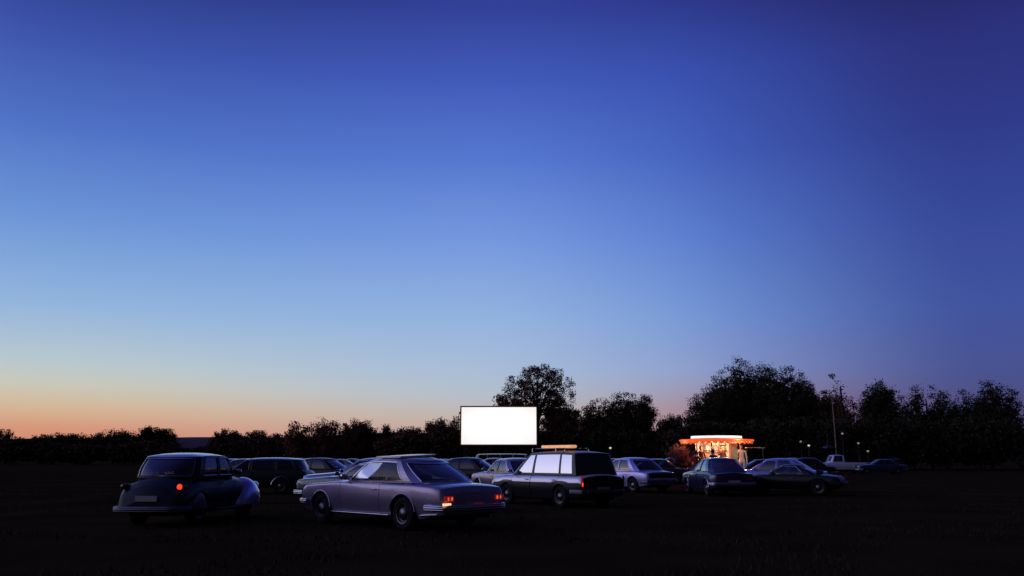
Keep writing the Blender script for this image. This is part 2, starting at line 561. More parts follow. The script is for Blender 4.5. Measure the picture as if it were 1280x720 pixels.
    s_ = MB(); s_.box((fx - .95, 0, .5), (.5, 1.2, .16), None, .05); s_.box((fx - 1.22, 0, .74), (.13, 1.2, .42), Matrix.Rotation(R(-18), 3, 'Y'), .05)
    s_.build('rear_seat', seat_mat, root, True)
    s_ = MB(); s_.box((S['fb'] - .12, 0, belt - .06), (.3, 2 * gw - .12, .14), None, .04); s_.build('dashboard', seat_mat, root, True)
    st = MB(); cen = Vector((fx + .42, .36, belt + .02)); 
    ring = [cen + Matrix.Rotation(R(-25), 3, 'Y') @ Vector((0, .19 * math.cos(a), .19 * math.sin(a))) for a in [2 * math.pi * q / 20 for q in range(20)]]
    st.tube(ring, .012, 5, closed=True); st.tube([cen, cen + Vector((.25, 0, -.12))], .02, 6)
    st.tube([ring[0], ring[10]], .01, 5)
    st.build('steering_wheel', M['rubber_trim'], root, True)
    if detail and S.get('sill_trim'):
        for sg in (1, -1):
            t = MB(); t2 = MB()
            t.box((0 + S['axle_shift'], sg * (W2 - .02), S['sill'] + .03), (S['wb'] - 2 * S['arch'] - .04, .03, .035), None, .008)
            t2.box((-L2 + .36, sg * (W2 - .055), S['sill'] + .075), (.5, .03, .03), Matrix.Rotation(R(4), 3, 'Y'), .008)
            t.build('sill_trim', M['chrome'], root); t2.build('rear_sill_trim', M['chrome'], root)
    if detail:
        for sg in (1, -1):
            t = MB(); mx_ = S['fb'] - .22
            t.box((mx_, sg * (gw + .16), S['belt'] + .07), (.07, .16, .11), None, .03); t.bar((mx_, sg * (gw + .02), S['belt'] + .0), (mx_, sg * (gw + .12), S['belt'] + .05), .02)
            t.build('wing_mirror', M['chrome'], root, True)
    return root

# ------------------------------------------------------------------ the five near cars
GRP_NEAR = 'cars parked in the near row'
silver = paint('lavender_silver_paint', (.33, .26, .38), .5, .36)
coupe = build_car('coupe', 'silvery lavender two door coupe with curved rear glass and a white highlight panel added on its roof', 'car',
    (-2.42, 19.0), -46, silver, M['dark_glass'], side_glass=M['clear_glass'],
    L=4.72, W=1.79, wb=2.75, axle_shift=.12, wheel_r=.32, arch=.385, crown=.045, r=.06, rc=.3, taper=.14,
    top=[(-2.36, .74), (-2.28, .85), (-2.1, .885), (-1.6, .91), (-.2, .93), (1.0, .935), (2.1, .86), (2.28, .80), (2.36, .68)],
    belt=.92, roof=1.41, rb=-1.62, rt=-.92, fb=.84, ft=.22, gw=.76, gt=.61, bowr=.22, bowf=.2, roof_crown=.075,
    side=[(-1.40, -.86), (-1.12, -.74), (.64, .12), (.70, .17)], kinds=['p', 'g', 'p'], doors=[(-.55, .78)],
    sill_trim=True, arch_body=True, step=.045, rear_glass=M['dark_glass'],
    tails=[(-2.36, .66, .62, .04, .22, .10)], tail_mats=(M['red_faint'], M['red_faint']), lamp_z=.62, bumper_z=.45)
# lit bulbs behind the lenses, plate lamp
for sy, mt in ((1, 'red_hot'), (-1, 'red_hot')):
    for yy, ww in ((.60, .035), (.69, .022)):
        b = MB(); b.box((-2.385, sy * yy, .62), (.02, ww, .06), None, .006)
        b.build('tail_bulb', M[mt], coupe)
b = MB(); b.box((-2.40, .74, .52), (.03, .2, .045), None, .008); b.build('bumper_glint', M['warm_glint'], coupe)  # emissive bar imitating a warm reflection off the bumper
b = MB(); b.box((-2.42, -.12, .49), (.03, .34, .035), None, .008); b.build('plate_lamp', M['red_dim'], coupe)
roof_highlight = paint('white_roof_highlight', (.86, .85, .9), 0, .25)
b = MB(); b.box((-.33, .04, 1.413), (.80, .96, .035), Matrix.Rotation(R(-3), 3, 'X'), .012); b.build('roof_highlight_panel', roof_highlight, coupe, True)  # white panel added to imitate a highlight along the roof
b = MB()
b.tube([(.50, .80, .93), (.50, .80, 1.02)], .012); b.build('window_crank_post', M['rubber_trim'], coupe)

# pale sheet added to imitate a sky reflection in the driver's window
sheet = MB()
rows_ = []
for i in range(9):
    v = i / 8
    rows_.append([(.28 - .62 * u_ - .34 * v + .0, .0 + .02 * math.sin(3 * u_ + 4 * v), v * .33) for u_ in [q / 6 * .75 for q in range(7)]])
sheet.grid(rows_); sheet.grid([[(x_, y_ - .006, z_) for x_, y_, z_ in r_] for r_ in rows_])
pale = simple('pale_reflection_sheet', (.8, .83, .9), .38, .85, 0, .06, 3)
so = sheet.build('window_reflection_sheet', pale, None, True)
Mx = Matrix.Translation(Vector((coupe.location.x, coupe.location.y, 0))) @ Matrix.Rotation(R(90 + 46), 4, 'Z')
so.matrix_world = Mx @ Matrix.Translation((.22, .735, .96)) @ Matrix.Rotation(R(16), 4, 'X')
tag(so, 'pale blue white sheet imitating a sky reflection inside the side window of the lavender coupe', 'reflection sheet')

# dark rounded old saloon at the left
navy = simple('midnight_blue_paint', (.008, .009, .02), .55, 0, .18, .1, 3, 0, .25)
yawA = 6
sky_roof = paint('roof_reflection_paint', (.55, .54, .70), .4, .3)  # paler than the body, imitating sky reflected along the roof rim
old = build_car('rounded_saloon', 'dark rounded old saloon at the left edge with one red tail light glowing', 'car',
    (-7.13, 20.2), yawA, navy, M['dark_glass'], side_glass=M['dark_glass'],
    L=4.1, W=1.46, wb=2.5, wheel_r=.33, arch=.37, crown=.12, r=.13, rc=.6, taper=.17, sill=.3, axle_shift=.12,
    top=[(-2.05, .55), (-1.95, .80), (-1.7, .95), (-1.2, 1.03), (.7, 1.03), (1.4, .98), (1.8, .86), (1.98, .72), (2.05, .55)],
    belt=1.0, roof=1.49, rb=-1.38, rt=-1.12, fb=.66, ft=.40, gw=.67, gt=.60, bowr=.12, bowf=.1, roof_crown=.06, roof_mat=sky_roof,
    side=[(-1.26, -1.0), (-1.02, -.84), (-.3, -.27), (-.2, -.18), (.50, .24), (.58, .32)], doors=[(-.26, .6)],
    tail_round=.052, tails=[(-1.88, .60, .80, .05, .09, .13)], tail_mats=(M['red_lens'], M['red_lit']), bumper_z=.36, bumper_mat=M['dull_chrome'], arch_trim=False, lamp_z=.7)
# swelling wings
def wing(x, sy, lx, ly, h, nm='wing', mat=None):
    mat = mat or sky_wing
    w_ = MB(); rws = []
    nu, nv = 26, 12
    for i in range(nu + 1):
        t = i / nu
        row = []
        prof = math.sin(math.pi * t) ** .55
        for j in range(nv + 1):
            s_ = j / nv
            an = math.pi / 2 * s_
            y_ = ly * prof ** .7 * math.sin(an) ** .9
            xx = x - lx / 2 + lx * t
            zz = .32 + (h - .32) * prof * math.cos(an) ** .75 if s_ < 1 else .32
            row.append((xx, sy * (.5 + y_), zz))
        rws.append(row)
    w_.grid(rws)
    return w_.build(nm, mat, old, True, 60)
for sy in (1, -1):
    b = MB(); b.lathe([(.02, .5), (.045, .3), (.062, .02), (.058, -.01)], (-1.88, sy * .60, .80), (1, 0, 0), 16); b.build('lamp_pod', navy, old, True)
sky_wing = paint('wing_reflection_paint', (.42, .43, .80), .8, .3)  # front wings coloured lighter than the body to imitate reflected sky
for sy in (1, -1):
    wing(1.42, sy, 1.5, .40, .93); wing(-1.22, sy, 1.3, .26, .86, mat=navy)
    b = MB(); b.lathe([(.10, -.1), (.105, 0), (.09, .03), (.001, .05)], (1.98, sy * .62, .72), (1, 0, 0), 16); b.build('headlamp_pod', M['chrome'], old, True)
    b = MB(); b.box((.1, sy * .76, .3), (1.5, .16, .03), None, .01); b.build('running_board', M['rubber_trim'], old)

# dark estate car with mirror-bright side windows
blackp = simple('near_black_paint', (.012, .010, .013), .45, 0, .3, .1, 3, 0, .3)
sky_shoulder = paint('shoulder_reflection_paint', (.90, .88, .95), .25, .25)  # sky reflection on shoulder and bonnet, put into the colour of a dark car
wagon = build_car('estate_car', 'black estate car with sky bright side windows and orange glowing blocks added above its roof', 'car',
    (1.27, 27.2), -35, sky_shoulder, M['mirror_glass'], roof_mat=blackp, side_glass=M['mirror_glass'], rear_glass=M['dark_glass'],
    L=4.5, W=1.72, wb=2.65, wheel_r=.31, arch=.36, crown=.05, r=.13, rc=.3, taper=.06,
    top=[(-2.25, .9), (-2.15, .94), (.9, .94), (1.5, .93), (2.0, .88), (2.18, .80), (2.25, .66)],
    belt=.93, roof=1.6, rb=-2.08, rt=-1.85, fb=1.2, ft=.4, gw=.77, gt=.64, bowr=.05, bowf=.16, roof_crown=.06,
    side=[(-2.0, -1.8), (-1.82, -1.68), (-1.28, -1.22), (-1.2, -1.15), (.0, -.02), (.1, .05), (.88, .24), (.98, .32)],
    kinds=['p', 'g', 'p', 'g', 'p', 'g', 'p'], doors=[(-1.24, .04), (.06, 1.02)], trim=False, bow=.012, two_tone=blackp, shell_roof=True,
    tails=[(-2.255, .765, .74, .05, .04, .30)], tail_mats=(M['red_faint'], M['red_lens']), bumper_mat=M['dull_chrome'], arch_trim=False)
b = MB(); b.box((-2.285, .765, .66), (.02, .035, .1), None, .005); b.build('tail_bulb', M['red_lit'], wagon)
# roof rack; emissive blocks added above it to give an orange glow
b = MB()
for x_ in (-.9, .25):
    b.tube([(x_, -.62, 1.56), (x_, -.62, 1.66), (x_, .62, 1.66), (x_, .62, 1.56)], .014, 6)
for y_ in (-.5, -.25, 0, .25, .5): b.tube([(-1.0, y_, 1.665), (.35, y_, 1.665)], .01, 6)
rk = b.build('roof_rack', M['chrome'], wagon, True)
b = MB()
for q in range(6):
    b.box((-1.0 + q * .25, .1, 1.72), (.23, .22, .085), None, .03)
b.build('glow_blocks', M['amber_glow'], wagon, True)

# ------------------------------------------------------------------ cars of the middle and far rows
def col_paint(i, c, metal=.1): return paint('car_paint_%d' % i, c, metal, .35)
cp = [col_paint(0, (.012, .03, .035)), col_paint(1, (.10, .14, .45), .6), col_paint(2, (.34, .28, .42), .5), col_paint(3, (.48, .46, .86), .5),
      col_paint(4, (.02, .03, .07)), col_paint(5, (.34, .37, .85), .5), simple('car_paint_6', (.009, .009, .011), .45, 0, .4, .1, 3, 0, .3), col_paint(7, (.82, .80, .95), .15), col_paint(8, (.5, .45, .42))]
GM = 'cars parked in the middle rows'; GF = 'cars in the far rows below the screen'
def scar(px, Y, yaw, mat, label, name='saloon', detail=False, group=GM, **kw):
    return build_car(name, label, 'car', (gx(px, Y), Y), yaw, mat, kw.pop('gm', M['glass']), detail, group, **kw)

green = scar(470, 24.6, -60, cp[0], 'dark green saloon parked just beyond the nose of the lavender coupe', detail=True, roof=1.3, rear_glass=M['dark_glass'], L=4.4)
scar(462, 31, -75, cp[1], 'royal blue saloon showing its bonnet behind the dark green saloon', detail=True, L=4.3)
sedC = scar(640, 33.5, -24, cp[2], 'grey mauve saloon with pale roof edge between the lavender coupe and the black estate', detail=True, L=4.5, W=1.7)
sedE = scar(785, 38.5, -30, cp[3], 'lilac blue saloon with dark rear panel just right of the black estate', detail=True, L=4.5, W=1.7, gm=M['glass'],
            roof=1.43, arch=.38, arch_trim=False, tails=[(-2.26, .6, .68, .03, .2, .1)], bumper_mat=M['dull_chrome'])
b = MB(); b.box((-2.27, 0, .70), (.03, 1.35, .2), None, .02); b.build('rear_panel', M['rubber_trim'], sedE)
sedF = scar(895, 35, -4, cp[4], 'dark navy saloon with blue lit rear glass in front of the glowing snack kiosk', detail=True, gm=M['blue_glass'], L=4.4, W=1.68, roof=1.42, rb=-1.75, rt=-.9, gt=.52)
sedG = scar(966, 38.2, -66, cp[5], 'pale blue saloon side on at the right of the snack kiosk', detail=True, gm=M['blue_glass'], L=4.4)
scar(986, 35, -62, cp[6], 'low black sports car in front of the pale blue saloon beside the kiosk', name='sports_car', detail=True, arch_trim=False, bumper_mat=M['rubber_trim'],
     L=4.0, roof=1.17, belt=.8, top=[(-2.0, .62), (-1.9, .74), (-1.4, .8), (.8, .82), (1.8, .72), (2.0, .55)], gw=.68, gt=.5, rb=-1.1, rt=-.5, fb=.7, ft=.2,
     side=[(-.95, -.42), (-.7, -.32), (.5, .08), (.58, .14)], kinds=['p', 'g', 'p'], doors=[(-.4, .62)], wb=2.4)
scar(318, 36.5, -88, cp[6], 'long dark estate side on with roof painted pale like reflected sky right of the rounded saloon', name='estate_car', detail=True,
     roof=1.42, L=4.7, rb=-2.1, rt=-1.9, side=[(-2.0, -1.85), (-1.85, -1.7), (-1.1, -1.1), (-1.0, -1.0), (-.1, -.12), (0, -.02), (.66, .06), (.74, .14)],
     kinds=['p', 'g', 'p', 'g', 'p', 'g', 'p'], top=[(-2.35, .8), (-2.25, .92), (1.0, .93), (2.2, .84), (2.35, .7)], gm=M['dark_glass'], roof_mat=cp[7])  # pale roof colour imitates sky reflected off the dark car's roof
# pickup
pk = build_car('pickup_truck', 'pale blue pickup truck side on far off at the right under the thin pole', 'pickup', (gx(1052, 86), 86), -88, cp[7], M['glass'], False, GM,
     L=4.7, W=1.8, wb=2.9, roof=1.78, belt=1.1, wheel_r=.36, arch=.44, sill=.4, rb=-.15, rt=-.05, fb=1.25, ft=.95, gw=.78, gt=.68, bottom_end=.5,
     top=[(-2.35, 1.05), (-2.3, 1.08), (-.3, 1.1), (1.2, 1.1), (2.2, 1.0), (2.35, .8)], side=[(-.05, .0), (.05, .08), (.98, .8), (1.08, .88)], kinds=['p', 'g', 'p'], seat_x=.45)
b = MB(); b.box((-1.3, 0, 1.14), (1.9, 1.5, .05)); b.build('load_bed', M['rubber_trim'], pk)
far = [
 (352, 62, -80, 8, 'small pale saloon far off right of the long dark estate'),
 (368, 74, -70, 6, 'dark saloon far off behind the small pale saloon'),
 (385, 55, -100, 4, 'navy saloon with pale roof above the dark green saloon'),
 (403, 66, -60, 2, 'mauve saloon in the distance left of the coupe roof'),
 (420, 84, -85, 8, 'tiny cream saloon farthest back left of the coupe roof'),
 (548, 70, -90, 7, 'pale saloon in the distance just right of the coupe roof'),
 (566, 58, -85, 8, 'cream saloon in the distance left of the mauve saloon roof'),
 (590, 76, -95, 7, 'white saloon in the distance under the left half of the screen'),
 (612, 62, -88, 2, 'mauve saloon in the distance under the screen'),
 (655, 86, -90, 8, 'cream saloon farthest back under the right half of the screen'),
 (838, 60, -80, 5, 'blue saloon in the distance under the reddish lit shrub'),
 (1002, 62, -80, 6, 'black saloon in the distance between the pale blue saloon and the pickup'),
 (1100, 80, -85, 4, 'navy saloon in the distance at the right edge'),
 (250, 58, -90, 6, 'black saloon in the distance behind the rounded saloon roof'),
] + [
 (300, 47, -84, 4, 'navy saloon behind the front end of the long dark estate'),
 (338, 52, -96, 2, 'mauve saloon whose roof shows over the rear of the long dark estate'),
 (392, 44, -72, 6, 'black saloon between the royal blue saloon and the distant mauve ones'),
 (520, 46, -82, 4, 'navy saloon whose roof shows just right of the highlight panel on the coupe roof'),
 (575, 43, -70, 6, 'black saloon behind the left end of the grey mauve saloon'),
 (284, 72, -86, 7, 'pale saloon far back showing just above the roof line of the long dark estate'),
 (436, 96, -84, 8, 'cream saloon very far back just left of the lavender coupe roof'),
 (505, 92, -88, 7, 'pale saloon very far back whose roof peeps over the highlight panel on the coupe roof'),
 (632, 52, -80, 5, 'blue saloon whose roof shows over the grey mauve saloon'),
 (735, 84, -88, 8, 'cream saloon very far back behind the roof of the black estate'),
 (800, 88, -90, 7, 'pale saloon very far back left of the reddish shrub'),
 (985, 76, -86, 7, 'pale saloon in the distance right of the kiosk side table'),
 (760, 62, -88, 2, 'mauve saloon in the distance behind the rear of the black estate'),
 (812, 50, -84, 4, 'navy saloon behind the lilac blue saloon'),
 (948, 60, -85, 4, 'navy saloon behind the roof of the pale blue saloon'),
]
for px, Y, yaw, ci, lab in far:
    scar(px, Y, yaw, cp[ci], lab, group=GF, roof=1.36 + .12 * random.random(), L=4.1 + .6 * random.random(), headliner=False)
# long pale coach roof under the screen
coach = build_car('bus', 'low pale bus in the distance directly under the right half of the screen', 'bus', (gx(626, 105), 105), -90, cp[8], M['dark_glass'], False, None,
     L=6.6, W=2.0, wb=3.8, roof=1.98, belt=1.15, rb=-3.15, rt=-3.0, fb=3.0, ft=2.7, gw=.95, gt=.86, wheel_r=.38, arch=.46, sill=.4,
     top=[(-3.3, 1.0), (-3.2, 1.15), (3.1, 1.15), (3.3, .9)], side=[(-3.0, -2.9), (-2.8, -2.75), (-1.5, -1.5), (-1.4, -1.4), (0, 0), (.1, .1), (1.5, 1.5), (1.6, 1.6), (2.7, 2.4), (2.85, 2.5)],
     kinds=['p', 'g', 'p', 'g', 'p', 'g', 'p', 'g', 'p'])

# ------------------------------------------------------------------ ground, hills
def ground():
    m, nt, p = new_mat('dark_gravel_field')
    tc = N(nt, 'ShaderNodeTexCoord')
    n1 = N(nt, 'ShaderNodeTexNoise'); n1.inputs['Scale'].default_value = .35; n1.inputs['Detail'].default_value = 8
    n2 = N(nt, 'ShaderNodeTexNoise'); n2.inputs['Scale'].default_value = 22; n2.inputs['Detail'].default_value = 6
    for n_ in (n1, n2): nt.links.new(tc.outputs['Object'], n_.inputs['Vector'])
    cr = N(nt, 'ShaderNodeValToRGB'); e = cr.color_ramp.elements
    e[0].position = .35; e[0].color = (.035, .024, .012, 1); e[1].position = .7; e[1].color = (.065, .044, .021, 1)
    nt.links.new(n1.outputs['Fac'], cr.inputs['Fac'])
    mx = N(nt, 'ShaderNodeMix', data_type='RGBA', blend_type='MULTIPLY'); mx.inputs[0].default_value = .7
    c2 = N(nt, 'ShaderNodeValToRGB'); c2.color_ramp.elements[0].position = .3; c2.color_ramp.elements[0].color = (.4, .4, .4, 1); c2.color_ramp.elements[1].position = .75; c2.color_ramp.elements[1].color = (1.3, 1.25, 1.2, 1)
    nt.links.new(n2.outputs['Fac'], c2.inputs['Fac'])
    nt.links.new(cr.outputs[0], mx.inputs[6]); nt.links.new(c2.outputs[0], mx.inputs[7]); nt.links.new(mx.outputs[2], p.inputs['Base Color'])
    p.inputs['Roughness'].default_value = 1; p.inputs['Specular IOR Level'].default_value = 0
    b = N(nt, 'ShaderNodeBump'); b.inputs['Strength'].default_value = .8; b.inputs['Distance'].default_value = .05
    nt.links.new(n2.outputs['Fac'], b.inputs['Height']); nt.links.new(b.outputs['Normal'], p.inputs['Normal'])
    mb = MB()
    S_ = 9000
    mb.add([(-S_, -S_, 0), (S_, -S_, 0), (S_, S_, 0), (-S_, S_, 0)], [(0, 1, 2, 3)])
    o = mb.build('ground', m)
    tag(o, kind='structure')
ground()
def hills():
    mb = MB(); rws = []
    hm = simple('far_hill', (.07, .045, .07), .95, 0, 0, .2, .01, spec=.05)
    n_ = 220
    for j in range(9):
        row = []
        for i in range(n_ + 1):
            x = -2600 + 5200 * i / n_
            y = 2000 + j * 110
            base_ = math.sin(math.pi * j / 8)
            h = 68 + 6 * math.sin(x * .0021 + 1) + 6 * math.sin(x * .0053 + 2) + 3 * math.sin(x * .013)
            h *= .62 + .5 * (1 / (1 + math.exp((x + 1500) / 500))) * 0 + .38 * math.exp(-((x + 560) / 900) ** 2)
            row.append((x, y, max(0, h * base_) - (0.5 if j in (0, 8) else 0)))
        rws.append(row)
    mb.grid(rws)
    tag(mb.build('hills', hm, None, True, 80), kind='structure')
hills()
def tufts():
    n = 9000
    dist = 5 + 45 * rng.uniform(0, 1, n) ** 1.5
    a = rng.uniform(-.65, .65, n)
    cl_ = np.stack([np.sin(a) * dist, np.cos(a) * dist], 1)
    keep = np.sin(cl_[:, 0] * .9 + 2 * np.sin(cl_[:, 1] * .35)) + np.sin(cl_[:, 1] * .8 + 1) > -.2
    cl_ = cl_[keep]; vs_ = []; fs_ = []
    for x, y in cl_:
        for q in range(3):
            h = random.uniform(.03, .10); an = random.uniform(0, 6.28); w_ = .012
            dx, dy = math.cos(an), math.sin(an); ox, oy = x + random.gauss(0, .05), y + random.gauss(0, .05)
            b0 = len(vs_)
            vs_ += [(ox - dy * w_, oy + dx * w_, -.005), (ox + dy * w_, oy - dx * w_, -.005), (ox + dx * h * .5, oy + dy * h * .5, h)]
            fs_.append((b0, b0 + 1, b0 + 2))
    mb = MB(); mb.v = vs_; mb.f = fs_; mb.m = [0] * len(fs_)
    tag(mb.build('grass', simple('dry_grass', (.05, .04, .02), .9, 0, 0, .3, 1, spec=.05)), 'sparse dry grass tufts over the dark field', 'grass', None, 'stuff')
tufts()

# ------------------------------------------------------------------ trees
def leaf_mat(name, col, tr=.3):
    m, nt, p = new_mat(name)
    tc = N(nt, 'ShaderNodeTexCoord'); no = N(nt, 'ShaderNodeTexNoise'); no.inputs['Scale'].default_value = .6; no.inputs['Detail'].default_value = 4
    nt.links.new(tc.outputs['Object'], no.inputs['Vector'])
    mx = N(nt, 'ShaderNodeMix', data_type='RGBA'); mx.inputs[6].default_value = (*[c * .55 for c in col], 1); mx.inputs[7].default_value = (*[c * 1.5 for c in col], 1)
    nt.links.new(no.outputs['Fac'], mx.inputs[0]); nt.links.new(mx.outputs[2], p.inputs['Base Color'])
    p.inputs['Roughness'].default_value = .8; p.inputs['Specular IOR Level'].default_value = .1
    return m
bark = simple('bark', (.06, .04, .03), .9, 0, 0, .3, 8, .5, .1)
LM = {'warm': leaf_mat('brown_green_leaves', (.15, .07, .042)), 'dark': leaf_mat('dark_green_leaves', (.05, .04, .02)),
      'red': leaf_mat('red_brown_leaves', (.22, .10, .08)), 'mid': leaf_mat('olive_leaves', (.085, .05, .028))}
def leaves_mesh(centres, sig, n, size, flat=.8):
    cl = rng.integers(0, len(centres), n)
    p = centres[cl] + np.clip(rng.normal(0, 1, (n, 3)), -1.5, 1.5) * sig[cl][:, None] * np.array([1, 1, flat])
    a = rng.normal(0, 1, (n, 3)); a /= np.linalg.norm(a, axis=1)[:, None]
    b = np.cross(a, rng.normal(0, 1, (n, 3))); b /= np.linalg.norm(b, axis=1)[:, None]
    s1 = size * rng.uniform(.5, 1.25, n)[:, None]; s2 = s1 * rng.uniform(.45, .8, n)[:, None]
    p[:, 2] = np.maximum(p[:, 2], .15)
    v = np.stack([p - a * s1 * .5, p + b * s2 * .5, p + a * s1 * .5, p - b * s2 * .5], 1).reshape(-1, 3)
    return v
def tree(name, px, ytop, wpx, Y, label, mat='mid', ybot=574, n=9000, leaf=.42, ncl=220, sig=.55, fill=.5, group='trees behind the field',
         lobes=None, trunk=True, cat='tree', lean=0):
    X = gx(px, Y)
    top = at(px, ytop, Y)[2]; wid = wpx / 1120 * Y
    bot = at(px, ybot, Y)[2]
    bot = max(bot, .3)
    root = empty(name, (X, Y, 0), random.uniform(0, 0), label, cat, group)
    H = top
    # crown ellipsoid lobes
    if lobes is None:
        k = random.randint(5, 8)
        lobes = [(0, 0, .47, .46, .5)] * (9 if fill > .4 else 2)
        for q in range(k):
            an = 2 * math.pi * q / k + random.uniform(-.3, .3)
            lobes.append((.26 * math.cos(an), .22 * math.sin(an), random.uniform(.22, .66), random.uniform(.2, .27), random.uniform(.2, .3)))
    if fill > .4 and trunk: ncl = int(ncl * 1.7); sig *= .78; n = int(n * 1.9); leaf *= .74
    cs = []; sg = []
    dep = min(wid, (top - bot) * 1.3)
    for q in range(ncl):
        lo = lobes[random.randrange(len(lobes))]
        d = rng.normal(0, 1, 3); d /= np.linalg.norm(d)
        r_ = random.uniform(.25, 1) if random.random() < fill else random.uniform(.86, 1.0)
        cx = lo[0] * wid + d[0] * r_ * lo[3] * wid
        cy = lo[1] * dep + d[1] * r_ * lo[3] * dep
        cz = bot + (lo[2] + d[2] * r_ * lo[4]) * (top - bot)
        if cz > top - sig * .6: cz = top - sig * random.uniform(.6, 1.4)
        cs.append((cx, cy, max(cz, .4))); sg.append(sig * random.uniform(.6, 1.3))
    cs = np.array(cs); sg = np.array(sg)
    v = leaves_mesh(cs, sg, n, leaf)
    if fill > .4:      # the shaded inside of a dense crown: bigger sprays of leaves
        inner = cs.copy(); cz_ = (bot + top) / 2
        inner[:, 0] *= .86; inner[:, 1] *= .7; inner[:, 2] = np.maximum(.3, (inner[:, 2] - cz_) * .86 + cz_ - .05 * (top - bot))
        v = np.concatenate([v, leaves_mesh(inner, sg, int(n * .7), leaf * 1.45)])
    me = bpy.data.meshes.new('crown')
    nq = len(v) // 4
    me.vertices.add(len(v)); me.vertices.foreach_set('co', v.ravel())
    me.loops.add(nq * 4); me.loops.foreach_set('vertex_index', np.arange(nq * 4))
    me.polygons.add(nq); me.polygons.foreach_set('loop_start', np.arange(nq) * 4)
    me.update(); me.validate()
    me.materials.append(LM[mat])
    if trunk:
        o = bpy.data.objects.new('crown', me); COL.objects.link(o); o.parent = root
        tb = MB(); r0 = max(.12, H * .022)
        hz = bot + (top - bot) * .35
        tb.tube([(0, 0, -.1), (.05 * r0, 0, hz * .5), (lean * .5, 0, hz), (lean, 0, bot + (top - bot) * .8)], r0, 8, rr=[r0 * 1.3, r0, r0 * .75, r0 * .3])
        for q in range(min(26, ncl)):
            c = cs[(q * 7) % len(cs)]
            z0 = bot + (top - bot) * random.uniform(.1, .55)
            s0 = Vector((lean * .5, 0, z0)); e0 = Vector(c)
            m0 = (s0 + e0) / 2 + Vector((0, 0, .06 * H))
            tb.tube([s0, m0, e0], .1, 5, rr=[r0 * .42, r0 * .25, r0 * .07])
        tb.build('trunk', bark, root, True, 60)
    else:
        o = bpy.data.objects.new('foliage', me); COL.objects.link(o); o.parent = root
        tb = MB()
        for q in range(10):
            c = cs[(q * 5) % len(cs)]
            tb.tube([(random.uniform(-.2, .2) * wid * .3, 0, -.05), tuple(c)], .03, 5, rr=[.05, .015])
        tb.build('stems', bark, root, True, 60)
    return root
G1 = 'trees along the left horizon'; G2 = 'trees around the screen'; G3 = 'trees behind the snack kiosk'
